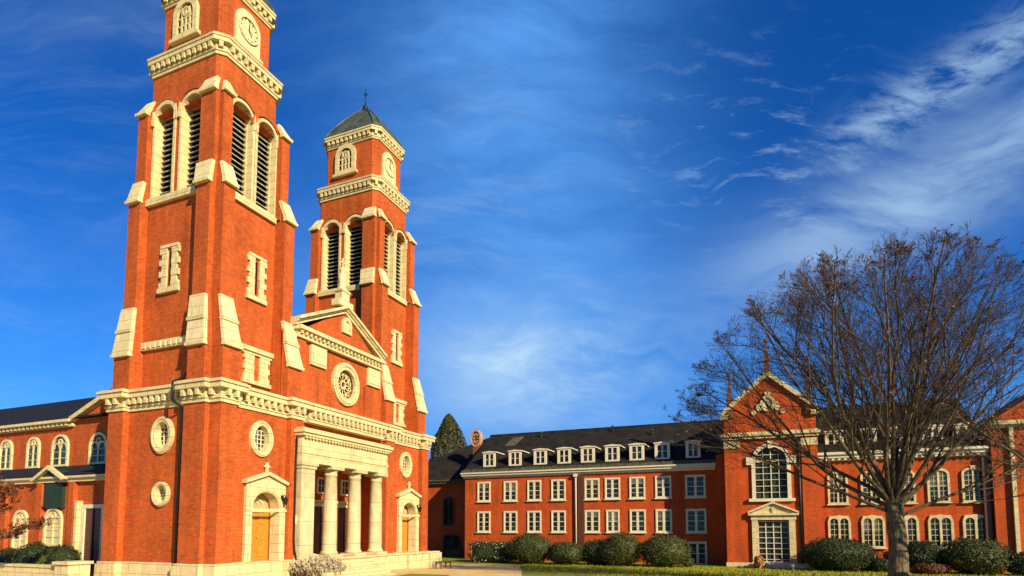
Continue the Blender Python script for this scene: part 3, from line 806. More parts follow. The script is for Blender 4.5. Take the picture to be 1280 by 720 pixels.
# roof of the front block
mb = MB()
ridge = 14.22; eave = 11.95
mb.loft([(-21.5, Y0-.2, eave), (-21.5, PC, ridge), (-21.5, Y1+.2, eave), (-21.5, Y1+.2, eave-.2), (-21.5, Y0-.2, eave-.2)],
        [(-33.0, Y0-.2, eave), (-33.0, PC, ridge), (-33.0, Y1+.2, eave), (-33.0, Y1+.2, eave-.2), (-33.0, Y0-.2, eave-.2)])
CB(mb, 'roof', M_SLATE2)
mb = MB(); mb.box(-32.8, -21.6, Y0-.15, Y1+.15, 5.6, 11.7); CB(mb, 'nave_front', M_BRICK)
# ---- portico
mb = MB(); X = -20.30
zE0, zE1 = 5.15, 6.42
mb.box(-21.1, -20.25, 22.40, 29.48, zE0, zE0+.42); mb.box(-21.1, -20.20, 22.37, 29.51, zE0+.42, zE0+.52); mb.box(-21.1, -20.27, 22.40, 29.48, zE0+.52, zE1)
for j in range(30):
    c = 22.45+7.0*(j+.5)/30; mb.box(-20.28, -20.12, c-.06, c+.06, zE1-.12, zE1)
mb.box(-21.1, -20.08, 22.27, 29.60, zE1, zE1+.14); mb.box(-21.1, -19.98, 22.20, 29.68, zE1+.14, zE1+.30); mb.box(-21.1, -20.12, 22.30, 29.58, zE1+.30, zE1+.38)
mb.box(-22.3, -21.1, 22.5, 30.2, zE0+.12, zE0+.3)
po = CB(mb, 'portico', M_STONE)
mb = MB(); mb.box(-21.25, -20.30, 22.45, 23.38, .74, 4.85); mb.box(-21.3, -20.22, 22.38, 23.46, .5, .74); mb.box(-21.3, -20.24, 22.40, 23.44, 4.85, 5.0); mb.box(-21.33, -20.18, 22.34, 23.50, 5.0, 5.148)
CB(mb, 'pier', M_COL, po)
for c in (25.03, 27.02, 29.0):
    mb = MB(); cc = (-20.70, c, .5)
    mb.box(-21.20, -20.20, c-.50, c+.50, .5, .64)
    mb.lathe(cc, [(.44, .14), (.46, .20), (.43, .27), (.385, .30), (.39, .36), (.375, .40), (.37, 1.6), (.352, 3.0), (.32, 4.18), (.345, 4.2), (.345, 4.25), (.32, 4.27), (.33, 4.36), (.44, 4.47)], 24)
    mb.box(-21.19, -20.21, c-.49, c+.49, 4.97, 5.148)
    CB(mb, 'column', M_COL, po)
# entrance doors behind the columns
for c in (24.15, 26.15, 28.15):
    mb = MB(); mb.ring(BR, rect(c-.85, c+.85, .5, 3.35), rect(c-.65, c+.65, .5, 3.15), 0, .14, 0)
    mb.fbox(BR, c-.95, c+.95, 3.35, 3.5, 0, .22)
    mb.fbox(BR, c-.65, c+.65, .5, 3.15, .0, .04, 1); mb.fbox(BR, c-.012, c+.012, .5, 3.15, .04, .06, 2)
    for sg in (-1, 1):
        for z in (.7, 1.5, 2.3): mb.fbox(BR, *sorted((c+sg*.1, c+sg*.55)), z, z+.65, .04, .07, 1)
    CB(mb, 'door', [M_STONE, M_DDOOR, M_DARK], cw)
    mb = MB(); mb.ring(BR, rect(c-.36, c+.36, 3.85, 4.75), rect(c-.26, c+.26, 3.95, 4.65), 0, .1, 0); mb.fbox(BR, c-.26, c+.26, 3.95, 4.65, 0, .03, 1)
    mb.fbox(BR, c-.02, c+.02, 3.95, 4.65, .03, .07, 0); mb.fbox(BR, c-.26, c+.26, 4.28, 4.32, .03, .065, 0)
    CB(mb, 'window', [M_TRIM, M_GLASS], cw)
mb = MB(); fr = Fr('E', -20.9)
mb.fbox(Fr('E', -20.6), 22.32, 22.74, 2.15, 2.58, 0, .06); mb.fbox(Fr('E', -20.6), 22.36, 22.70, 2.19, 2.54, .06, .075); CB(mb, 'plaque', M_CAP, cw)
mb = MB(); mb.tube([(-20.5, 22.62-.32, 6.3), (-20.52, 22.30, 4.6), (-20.52, 22.30, 1.4), (-20.5, 22.34, .9), (-20.42, 22.40, .5)], .045, 6); CB(mb, 'cable', M_METAL, cw)
# terrace and steps
mb = MB()
mb.box(-23.2, -20.22, 22.96+.02, 29.7, gz(0, 30)-.3, .494)
mb.box(-20.22, -19.86, 22.2, 34.9, gz(0, 34)-.3, .40); mb.box(-20.22, -19.805, 22.2, 34.95, .40, .497)
mb.box(-19.85, -19.70, 31.1, 32.4, gz(0, 34)-.3, .36); mb.box(-19.85, -19.66, 33.6, 34.95, gz(0, 34)-.3, .43)
CB(mb, 'terrace', M_STONE)
mb = MB()
for k in range(6): mb.box(-19.80+k*.32, -19.48+k*.32, 22.3, 26.9, gz(0, 25)-.2, .36-k*.145)
st = CB(mb, 'steps', M_STONE)
# ---- nave and aisle to the left
SA, SC_ = 20.3, 22.3
FA, FC = Fr('S', SA), Fr('S', SC_)
def trac_window(fr, s0, s1, z0, z1, mats, lights=2, pointed=False):
    mb = MB(); c = (s0+s1)/2; r = (s1-s0)/2; zs = z1-r*1.0
    o_ = arch(s0, s1, z0, zs, z1-zs, 16); i_ = arch(s0+.14, s1-.14, z0+.12, zs, z1-zs-.14, 16)
    mb.ring(fr, o_, i_, 0, .12, 0); mb.extr(fr, i_, 0, .03, 1)
    w_ = (s1-s0-.28)/lights
    for k in range(1, lights): mb.fbox(fr, s0+.14+k*w_-.045, s0+.14+k*w_+.045, z0+.12, zs+.1, .03, .09, 0)
    for k in range(lights):
        cc = s0+.14+(k+.5)*w_
        mb.ring(fr, [(cc+w_*.5*math.cos(PI*i/8), zs-.1+w_*.6*math.sin(PI*i/8)) for i in range(9)], [(cc+w_*.36*math.cos(PI*i/8), zs-.1+w_*.46*math.sin(PI*i/8)) for i in range(9)], .03, .085, 0, closed=False)
    mb.ring(fr, oval(c, zs+(z1-zs)*.42, .19, .19, 12), oval(c, zs+(z1-zs)*.42, .11, .11, 12), .03, .095, 0)
    k = int((zs-z0-.2)/.38)
    for j in range(1, k+1): mb.fbox(fr, s0+.14, s1-.14, z0+.12+j*.38-.02, z0+.12+j*.38+.02, .03, .06, 0)
    return mb
mb = MB()
mb.box(-62, -26.9, SA, SA+.4, gz(0, 20)-.3, 4.55)                     # aisle wall
for x in (-36.25, -33.55, -39.4): mb.box(x-.22, x+.22, SA-.22, SA-.002, -.5, 4.4)
aisle = CB(mb, 'aisle_wall', M_BRICK)
mb = MB()
mb.extr(FC, [(-62, 4.6), (-26.9, 4.6), (-26.9, 11.2), (-34.2, 9.55), (-37.2, 8.3), (-62, 8.3)], -.4, 0)
nave = CB(mb, 'nave_wall', M_BRICK)
mb = MB()
mb.box(-62, -26.95, SA-.22, SA+.0-.003, 4.42, 4.60); mb.box(-62, -26.95, SA-.34, SA+.3, 4.60, 4.72)
CB(mb, 'eaves_trim', M_STONE, aisle)
mb = MB(); mb.box(-62, -37.2, SC_-.16, SC_-.003, 7.95, 8.12)
for j in range(60): mb.box(-61.9+j*.41, -61.7+j*.41, SC_-.30, SC_-.162, 8.0, 8.2)
mb.box(-62, -37.2, SC_-.42, SC_+.2, 8.2, 8.36)
mb.extr(FC, [(-37.3, 8.18), (-34.2, 9.43), (-34.2, 9.70), (-37.3, 8.45)], -.3, .34)
mb.extr(FC, [(-34.2, 9.43), (-26.95, 11.08), (-26.95, 11.36), (-34.2, 9.70)], -.3, .34)
CB(mb, 'cornice', M_STONE, nave)
mb = MB()
mb.loft([(-62, SA-.3, 4.73), (-26.95, SA-.3, 4.73), (-26.95, SC_-.005, 5.55), (-62, SC_-.005, 5.55)], [(-62, SA-.3, 4.81), (-26.95, SA-.3, 4.81), (-26.95, SC_-.005, 5.63), (-62, SC_-.005, 5.63)])
CB(mb, 'aisle_roof', M_SLATE2)
mb = MB()
RY, RZ = 26.35, 10.95
mb.loft([(-70, SC_-.35, 8.37), (-70, RY, RZ), (-70, 30.5, 8.37)], [(-33.2, SC_-.35, 8.37), (-33.2, RY, RZ), (-33.2, 30.5, 8.37)])
CB(mb, 'nave_roof', M_SLATE2)
for s0, s1 in ((-41.6, -40.35), (-39.15, -37.6), (-44.4, -43.1)):
    CB(trac_window(FC, s0, s1, 5.62, 7.55, None), 'traceried_window', [M_CAP, M_GLASSG], nave)
CB(trac_window(FC, -35.7, -34.1, 5.62, 7.45, None), 'traceried_window', [M_CAP, M_GLASS], nave)
for s0, s1, z0, z1 in ((-36.05+.15, -34.55+.15, 1.0, 3.1), (-38.7, -37.4, .8, 3.0)):
    CB(trac_window(FA, s0, s1, z0, z1, None), 'traceried_window', [M_CAP, M_CAP], aisle)
mb = MB(); mb.fbox(FA, -35.95, -34.35, 3.12, 4.36, 0, .16, 0); mb.fbox(FA, -36.02, -34.28, 3.06, 3.14, 0, .2, 0); CB(mb, 'green_panel', M_GREENP, aisle)
mb = MB()
for sg in (-1, 1):
    mb.extr(FA, [(-35.15+sg*1.25, 4.5), (-35.15, 5.12), (-35.15, 5.32), (-35.15+sg*1.5, 4.55)][::-sg], .30, .52, 0)
mb.extr(FA, [(-36.1, 4.6), (-34.2, 4.6), (-35.15, 5.15)], -.6, .32, 1)
CB(mb, 'gablet', [M_CAP, M_GREENP], aisle)
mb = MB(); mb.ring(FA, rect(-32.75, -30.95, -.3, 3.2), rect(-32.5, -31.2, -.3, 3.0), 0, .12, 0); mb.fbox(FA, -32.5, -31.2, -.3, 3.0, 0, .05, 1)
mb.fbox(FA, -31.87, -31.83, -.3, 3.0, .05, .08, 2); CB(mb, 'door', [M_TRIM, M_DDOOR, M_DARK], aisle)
mb = MB(); mb.box(-33.05, -32.85, SA-.3, SA-.002, -.5, 3.4); CB(mb, 'pilaster', M_STONE, aisle)

# ---- low stone wall with end pier
o = MB(); o.box(-46, -27.9, 16.4, 16.75, gz(0, 16)-.2, .26); o.box(-46, -27.9, 16.34, 16.81, .26, .36)
tag(o.build('low_wall', M_STONE, root=Vector((-36, 16.5, -.45))), 'low cream stone wall in front of the nave hedge', 'wall')
o = MB(); o.box(-27.85, -26.95, 16.2, 17.1, gz(0, 16)-.2, .42); o.box(-27.93, -26.87, 16.12, 17.18, .42, .55)
tag(o.build('stone_pier', M_STONE, root=Vector((-27.4, 16.6, -.45))), 'square cream stone pier at the end of the low wall', 'pier')

# ================================================================== HALL (right hand building)
HB = Vector((-5, 52, -.9))
hall = empty('hall', HB, 'long red brick hall with dormered slate roof and gabled pavilion', 'building')
def HBd(mb, name, mats, parent=None, **k): return mb.build(name, mats, parent or hall, root=HB, **k)
WY = 51.0
mb = MB(); mb.box(-26.2, -2.6, WY, 60, -1.2, 7.0)
wing = HBd(mb, 'wing_wall', M_BRICK2)
mb = MB(); mb.box(-26.4, -3.5, WY-.10, WY-.003, 6.75, 6.95); mb.box(-26.45, -3.45, WY-.34, WY+.2, 6.95, 7.14); mb.box(-26.5, -3.4, WY-.46, WY+.2, 7.14, 7.26)
HBd(mb, 'eaves_cornice', M_TRIM, wing)
mb = MB(); mb.box(-26.45, -3.45, WY-.30, WY+.3, 7.262, 7.52)
random.seed(3)
for i in range(120):
    x = -26.3+random.random()*22.6; mb.box(x, x+.1+random.random()*.35, WY-.30-random.random()*.02, WY-.1, 7.52, 7.55+random.random()*.05)
HBd(mb, 'gutter', M_GUTTER, wing)
def groof(x0, x1, y0, yr, y1, z0, zr, name='roof'):
    m_ = MB(); m_.loft([(x0, y0, z0), (x0, yr, zr), (x0, y1, z0)], [(x1, y0, z0), (x1, yr, zr), (x1, y1, z0)])
    m_.box(x0, x1, yr-.1, yr+.1, zr-.06, zr+.05)
    return m_
HBd(groof(-26.3, -2.7, WY-.2, 57, 62.8, 7.5, 11.8), 'roof', M_SLATE)
# --- windows
def sash(fr0, w_, h_, post=.20, cols=2, rows=4):
    """frame local to 0..w, 0..h: returns (frame, pane)"""
    fr = Fr('S', 0)
    a = MB(); b = MB()
    a.ring(fr, rect(-w_/2-.11, w_/2+.11, -.10, h_+.14), rect(-w_/2, w_/2, 0, h_), -.02, .07, 0)
    a.ring(fr, rect(-w_/2, w_/2, 0, h_), rect(-w_/2+.05, w_/2-.05, .05, h_-.05), -.04, .035, 0)
    a.fbox(fr, -w_/2-.18, w_/2+.18, -.18, -.10, -.02, .15, 0)
    a.fbox(fr, -post/2, post/2, .05, h_-.05, -.02, .052, 0)
    for sg in (-1, 1):
        s0, s1 = sorted((sg*post/2, sg*(w_/2-.05)))
        a.fbox(fr, s0, s1, h_*.5-.03, h_*.5+.03, -.01, .03, 0)
        for k in range(1, rows):
            if k*2 == rows: continue
            a.fbox(fr, s0, s1, h_*k/rows-.012, h_*k/rows+.012, -.005, .02, 0)
    b.fbox(fr, -w_/2+.01, w_/2-.01, .01, h_-.01, -.01, .003, 0)
    # half-drawn blind / curtain hints behind the sash glass
    return a, b
def proto(name, mb, mats):
    me_o = mb.build(name, mats); me = me_o.data; bpy.data.objects.remove(me_o); return me
PM = {}
def place_window(kind, x, y, z, parent, mk, mats):
    if kind not in PM:
        a, b = mk(); PM[kind] = (proto('window', a, mats[0]), proto('pane', b, mats[1]))
    o_ = bpy.data.objects.new('window', PM[kind][0]); sc.collection.objects.link(o_); o_.parent = parent; o_.location = Vector((x, y, z))-HB
    p_ = bpy.data.objects.new('pane', PM[kind][1]); sc.collection.objects.link(p_); p_.parent = o_
    return o_
M_PANE = M_GLASSB
WX = [-24.2, -21.5, -19.15, -16.85, -13.76, -11.95, -9.82, -7.65, -5.07]
for x in WX:
    for z, h_ in ((4.62, 1.62), (1.76, 1.70)):
        kk = 'wide' if abs(x+5.07) < .1 else ('nar' if abs(x+11.95) < .1 and z < 3 else 'std')
        ww = {'wide': 1.38, 'nar': .92, 'std': 1.10}[kk]
        place_window('w%s%.2f' % (kk, h_), x, WY-.02, z, hall, lambda: sash(None, ww, h_), (M_TRIM, M_PANE))
place_window('low', -5.02, WY-.02, -.86, hall, lambda: sash(None, 1.25, 1.66), (M_TRIM, M_PANE))
# dormers
def dormer(x, y, z, w_, h_, ydep, roofmat, parent):
    m_ = MB(); m_.box(x-w_/2, x+w_/2, y+.06, y+ydep, z-.3, z+h_)
    d_ = HBd(m_, 'dormer', roofmat, parent)
    m_ = MB(); m_.extr(Fr('S', y), [(x-w_/2-.12, z+h_), (x+w_/2+.12, z+h_), (x+w_/2+.12, z+h_+.08), (x, z+h_+.16), (x-w_/2-.12, z+h_+.08)], -ydep, .10)
    HBd(m_, 'dormer_roof', M_TRIM, d_)
    fr = Fr('S', y+.06); m_ = MB()
    m_.ring(fr, rect(x-w_/2-.03, x+w_/2+.03, z-.08, z+h_), rect(x-w_/2+.2, x+w_/2-.2, z+.1, z+h_-.14), 0, .09, 0)
    m_.fbox(fr, x-.06, x+.06, z+.1, z+h_-.14, .01, .08, 0)
    m_.fbox(fr, x-w_/2+.2, x+w_/2-.2, z+h_*.5-.02, z+h_*.5+.02, .01, .055, 0)
    m_.fbox(fr, x-w_/2+.19, x+w_/2-.19, z+.09, z+h_-.13, 0, .015, 1)
    HBd(m_, 'window', [M_TRIM, M_GLASS], d_)
for x in [-23.8, -21.17, -18.68, -16.4, -14.2, -12.0, -9.87, -7.72, -5.22]:
    dormer(x, 51.3, 7.86, 1.12 if x > -6 else 1.2, 1.3, 2.4, M_SLATE, hall)
# downpipes
mb = MB(); mb.tube([(-15.2, WY-.14, 6.9), (-15.2, WY-.14, 6.6), (-15.2, WY-.12, -.9)], .085, 8); mb.box(-15.38, -15.02, WY-.3, WY-.01, 6.55, 6.8); HBd(mb, 'downpipe', M_TRIM)
mb = MB(); mb.box(-15.02, -14.48, WY-.22, WY-.004, -1.1, 6.74); HBd(mb, 'dark_strip', M_DDOOR)  # dark upright strip built as a wide second downpipe
mb = MB(); mb.box(-3.4, -2.62, WY-.5, WY+.8, -1.1, 7.9); HBd(mb, 'return_pier', M_BRICK2)
for x, y in ((-20.3, 56.0), (-13.1, 56.3), (-9.2, 55.2)):
    zf = 7.5+(y-50.8)*4.3/6.2; mb = MB(); mb.lathe((x, y, zf-.1), [(.09, 0), (.09, .55), (.13, .56), (.13, .62), (.03, .68)], 10); HBd(mb, 'vent_pipe', M_GUTTER)
# round ornament on the left gable end
mb = MB(); fr = Fr('S', 56.6); c, z = -27.75, 11.5
mb.ring(fr, oval(c, z, .60, .92, 20), oval(c, z, .46, .74, 20), -.3, .3, 0); mb.extr(fr, oval(c, z, .46, .72, 20), -.2, .15, 1)
for k in range(8):
    a = 2*PI*k/8; mb.extr(fr, oval(c+.28*math.cos(a), z+.46*math.sin(a), .09, .11, 8), .15, .24, 0)
mb.box(c-.3, c+.3, 56.3, 56.9, 8.6, 10.6, 1)
HBd(mb, 'gable_ornament', [M_ORN, M_PINN])
# roof hatch / pale flashing patches
mb = MB()
for x0, x1, ya, yb in ((-23.7, -22.6, 54.6, 56.2), ):
    zf = lambda y: 7.5+(y-50.8)*4.3/6.2+.05
    mb.loft([(x0, ya, zf(ya)), (x1, ya, zf(ya)), (x1+.4, yb, zf(yb)), (x0+.4, yb, zf(yb))], [(x0, ya, zf(ya)+.05), (x1, ya, zf(ya)+.05), (x1+.4, yb, zf(yb)+.05), (x0+.4, yb, zf(yb)+.05)])
HBd(mb, 'roof_patch', M_GUTTER)

# --- gabled pavilion
PY_ = 48.45; FP = Fr('S', PY_); C0 = .55
mb = MB()
bigw = arch(C0-1.02, C0+1.14, 4.2, 7.0, 1.05, 18)
mb.holed(FP, [(-2.6, -1.2), (3.72, -1.2), (3.72, 9.3), (3.72, 10.7), (C0, 13.5), (-2.6, 10.7), (-2.6, 9.3)], [bigw, rect(C0-.95, C0+1.15, -.8, 2.55)], .35)
mb.box(-2.6, 3.72, PY_+.36, 58, -1.2, 4.0) if False else None
for x in (-2.6, 3.72):
    mb.add([(x, PY_, -1.2), (x, 60, -1.2), (x, 60, 10.7), (x, PY_, 10.7)], [(0, 1, 2, 3)])
mb.fbox(FP, -2.62, -1.55, -1.1, 8.05, .0, .10); mb.fbox(FP, 2.68, 3.74, -1.1, 8.05, .0, .10)
pav = HBd(mb, 'pavilion_wall', M_BRICK2)
mb = MB()
mb.fbox(FP, -2.66, -1.5, 8.05, 8.58, .0, .16); mb.fbox(FP, 2.62, 3.78, 8.05, 8.58, .0, .16)
mb.fbox(FP, -2.72, 3.84, 8.72, 8.92, -.02, .22); mb.fbox(FP, -2.85, 3.97, 8.92, 9.12, -.02, .36); mb.fbox(FP, -2.7, 3.82, 9.12, 9.22, -.02, .2)
for sg in (-1, 1):
    e = C0+sg*3.3
    mb.extr(FP, [(e, 10.55), (C0, 13.45), (C0, 13.85), (e, 10.92)][::-sg], -.35, .22)
    mb.fbox(FP, *sorted((e-sg*.45, e+sg*.08)), 10.3, 10.62, -.3, .26)
HBd(mb, 'stone_trim', M_STONE, pav)
for e0, e1 in ((-2.68, C0-1.5), (C0+1.7, 3.8)):
    mb = MB(); mb.fbox(FP, e0, e1, -1.0, -.55, .102, .2); HBd(mb, 'plinth', M_STONE, pav)
mb = MB()   # carved cartouche in the gable
mb.ring(FP, oval(C0, 11.35, .52, .62, 20), oval(C0, 11.35, .32, .42, 20), 0, .14, 0); mb.extr(FP, oval(C0, 11.35, .33, .43, 20), 0, .05, 0)
for sg in (-1, 1):
    mb.extr(FP, oval(C0+sg*.62, 11.1, .2, .32, 10), 0, .12, 0); mb.extr(FP, oval(C0+sg*1.0, 10.7, .17, .2, 10), 0, .1, 0)
mb.extr(FP, oval(C0, 12.15, .22, .2, 10), 0, .12, 0)
HBd(mb, 'cartouche', M_CAP, pav)
mb = MB(); mb.loft([(-2.7, PY_+.3, 10.6), (C0, PY_+.3, 13.4), (3.8, PY_+.3, 10.6)], [(-2.7, 60, 10.6), (C0, 60, 13.4), (3.8, 60, 10.6)]); HBd(mb, 'roof', M_SLATE, pav)
for x, zb, zt in ((-2.15, 10.9, 14.0), (C0, 13.7, 16.4), (3.25, 10.9, 13.9)):
    mb = MB(); q_ = .20
    mb.box(x-q_, x+q_, PY_-.15, PY_+.25, zb-.5, zb+.9); mb.box(x-q_-.06, x+q_+.06, PY_-.21, PY_+.31, zb+.9, zb+1.02)
    mb.loft([(x-q_, PY_-.15, zb+1.02), (x+q_, PY_-.15, zb+1.02), (x+q_, PY_+.25, zb+1.02), (x-q_, PY_+.25, zb+1.02)], [(x-.05, PY_+0, zt-.4), (x+.05, PY_+0, zt-.4), (x+.05, PY_+.1, zt-.4), (x-.05, PY_+.1, zt-.4)])
    mb.lathe((x, PY_+.05, zt-.45), [(.05, 0), (.15, .12), (.17, .22), (.12, .36), (.03, .45)], 8)
    HBd(mb, 'pinnacle', M_PINN, pav)
# great arched window
mb = MB(); a0, a1 = C0-1.02, C0+1.14; cW = (a0+a1)/2
oW = arch(a0-.26, a1+.26, 4.2, 7.0, 1.34, 18); mb.ring(FP, oW, bigw, -.02, .13, 0)
mb.fbox(FP, a0-.62, a0-.24, 6.75, 7.35, 0, .16); mb.fbox(FP, a1+.24, a1+.62, 6.75, 7.35, 0, .16)
mb.fbox(FP, a0-.5, a1+.5, 3.98, 4.2, 0, .24)
mb.extr(FP, [(cW-.14, 7.95), (cW+.14, 7.95), (cW+.2, 8.5), (cW-.2, 8.5)], .0, .2)
for k in range(1, 4):
    xx = a0+(a1-a0)*k/4; ww = .07 if k == 2 else .04
    mb.fbox(FP, xx-ww/2, xx+ww/2, 4.2, 7.95, -.22, -.14)
for k in range(1, 8):
    z = 4.2+k*.47; hw = 1.08 if z < 7 else 1.08*math.sqrt(max(0, 1-((z-7)/1.05)**2))
    mb.fbox(FP, cW-hw, cW+hw, z-.02 if k != 6 else z-.07, z+.02 if k != 6 else z+.07, -.22, -.15 if k != 6 else -.12)
gw = HBd(mb, 'great_window', M_TRIM, hall)
mb = MB(); mb.extr(FP, arch(a0+.002, a1-.002, 4.2, 7.0, 1.048, 18), -.27, -.24); HBd(mb, 'pane', M_GLASSG, gw)
# entrance
mb = MB(); d0, d1 = C0-.95, C0+1.15; cD = (d0+d1)/2
mb.fbox(FP, d0-.42, d0+.0, -.8, 2.62, 0, .16); mb.fbox(FP, d1, d1+.42, -.8, 2.62, 0, .16)
mb.fbox(FP, d0-.5, d0+.06, -.85, -.5, 0, .22); mb.fbox(FP, d1-.06, d1+.5, -.85, -.5, 0, .22)
mb.fbox(FP, d0-.48, d1+.48, 2.62, 2.95, 0, .2); mb.fbox(FP, d0-.66, d1+.66, 2.95, 3.1, 0, .36)
mb.extr(FP, [(d0-.5, 3.1), (d1+.5, 3.1), (cD, 3.78)], 0, .16)
for sg in (-1, 1):
    e = cD+sg*1.73; mb.extr(FP, [(e, 3.1), (cD, 3.82), (cD, 3.98), (e, 3.24)][::-sg], 0, .34)
mb.extr(FP, oval(cD, 3.38, .12, .2, 10), .16, .24)
dw = HBd(mb, 'entrance_surround', M_STONE, hall)
mb = MB()
for k in range(0, 5): xx = d0+(d1-d0)*k/4; mb.fbox(FP, max(d0, xx-.035), min(d1, xx+.035), -.8, 2.55, -.2, -.12)
for k in range(0, 8): z = -.3+k*.4; mb.fbox(FP, d0, d1, z-.02, z+.02, -.2, -.125)
mb.fbox(FP, d0, d1, -.8, -.45, -.2, -.1)
HBd(mb, 'glazed_door', M_TRIM, dw)
mb = MB(); mb.fbox(FP, d0, d1, -.8, 2.55, -.26, -.22); HBd(mb, 'pane', M_GLASS, dw)
mb = MB(); mb.box(d0-.9, d1+.9, PY_-1.3, PY_-.2, -1.1, -.76); mb.box(d0-.6, d1+.6, PY_-.9, PY_-.2, -.76, -.62); HBd(mb, 'door_step', M_STONE, dw)
mb = MB(); mb.tube([(2.50, PY_-.1, 8.7), (2.50, PY_-.1, -.8)], .09, 8); mb.box(2.32, 2.68, PY_-.26, PY_-.005, 8.3, 8.65); HBd(mb, 'downpipe', M_METAL)

# --- right wing
RY_ = 49.0; FR_ = Fr('S', RY_)
mb = MB(); mb.box(3.74, 14.3, RY_, 60, -1.2, 7.1)
rw = HBd(mb, 'right_wing_wall', M_BRICK2)
mb = MB(); mb.box(3.76, 13.88, RY_-.12, RY_-.003, 6.85, 7.05); mb.box(3.76, 13.88, RY_-.34, RY_+.2, 7.05, 7.28); mb.box(3.76, 13.88, RY_-.48, RY_+.2, 7.28, 7.46)
for j in range(26): mb.box(3.9+j*.39, 4.06+j*.39, RY_-.30, RY_-.122, 6.88, 7.04)
HBd(mb, 'eaves_cornice', M_TRIM, rw)
mb = MB(); mb.box(13.5, 13.85, RY_-.3, RY_-.003, -1.0, 6.8); HBd(mb, 'dark_strip', M_DDOOR, rw)  # shade of the reveal beside the end pavilion, put in as a dark strip
HBd(groof(3.6, 14.0, RY_-.3, 55, 61, 7.44, 11.9), 'roof', M_SLATE)
def segw(w_, h_):
    fr = Fr('S', 0); a = MB(); b = MB(); z1 = h_-.22
    o_ = arch(-w_/2-.14, w_/2+.14, -.12, z1, .42, 12); i_ = arch(-w_/2, w_/2, 0, z1, .24, 12)
    a.ring(fr, o_, i_, -.02, .09, 0); a.extr(fr, [(-.13, z1+.24), (.13, z1+.24), (.17, z1+.52), (-.17, z1+.52)], -.01, .13)
    a.fbox(fr, -w_/2-.22, w_/2+.22, -.2, -.12, -.02, .16)
    a.fbox(fr, -.06, .06, 0, z1+.22, -.02, .06); a.fbox(fr, -w_/2, w_/2, h_*.5-.03, h_*.5+.03, -.02, .045)
    for k in (1, 2, 4, 5): a.fbox(fr, -w_/2, w_/2, h_*k/6-.014, h_*k/6+.014, -.02, .03)
    for sg in (-1, 1): a.fbox(fr, sg*w_*.26-.013, sg*w_*.26+.013, 0, z1+.1, -.02, .028)
    b.extr(fr, i_, -.01, .004)
    return a, b
def bifora(w_, h_):
    fr = Fr('S', 0); a = MB(); b = MB(); r = (w_/2-.07)/2; zs = h_-r-.05
    o_ = [(-w_/2-.15, -.12), (w_/2+.15, -.12), (w_/2+.15, zs+.05), (w_/2+.02, zs+.42), (w_*.27, h_+.12), (0, h_+.19), (-w_*.27, h_+.12), (-w_/2-.02, zs+.42), (-w_/2-.15, zs+.05)]
    hs_ = [arch(-w_/2, -.07, 0, zs, r, 10), arch(.07, w_/2, 0, zs, r, 10)]
    a.holed(fr, o_, hs_, .09, 0, d=.09); n = len(o_)
    a.add([fr(x, z, -.02) for x, z in o_]+[fr(x, z, .09) for x, z in o_], [(i, (i+1) % n, n+(i+1) % n, n+i) for i in range(n)])
    a.fbox(fr, -w_/2-.22, w_/2+.22, -.2, -.12, -.02, .16)
    for l in (-w_/4-.035, w_/4+.035):
        for k in range(1, 5): a.fbox(fr, l-r, l+r, zs*k/4.4-.016, zs*k/4.4+.016, -.01, .035)
        a.fbox(fr, l-.013, l+.013, 0, h_-.1, -.01, .03)
    for h__ in hs_: b.extr(fr, h__, -.01, .004)
    return a, b
for i, x in enumerate([5.0, 7.1, 9.1, 11.08, 13.05]):
    place_window('seg', x, RY_-.02, 3.85, hall, lambda: segw(1.02, 2.05), (M_STONE, M_PANE))
    place_window('bif', x, RY_-.02, .75, hall, lambda: bifora(1.15, 2.0), (M_STONE, M_PANE))
    dormer(x, 49.8, 7.75, 1.15, 1.35, 2.2, M_SLATE, hall)
# --- far right pavilion
mb = MB(); mb.box(14.0, 24, 48.5, 60, -1.2, 8.9)
rp = HBd(mb, 'end_pavilion_wall', M_BRICK2)
mb = MB(); mb.box(14.0, 24, 48.3, 48.497, 8.55, 8.75); mb.box(13.9, 24, 48.1, 48.6, 8.75, 9.0)
HBd(mb, 'eaves_cornice', M_STONE, rp)
mb = MB(); mb.box(14.95, 15.17, 48.3, 48.497, -1.0, 8.55); HBd(mb, 'quoin_strip', M_STONE, rp)
mb = MB(); mb.loft([(13.95, 48.2, 9.0), (19, 48.2, 12.4), (24, 48.2, 9.0)], [(13.95, 60, 9.0), (19, 60, 12.4), (24, 60, 9.0)]); HBd(mb, 'roof', M_BRICK2, rp)

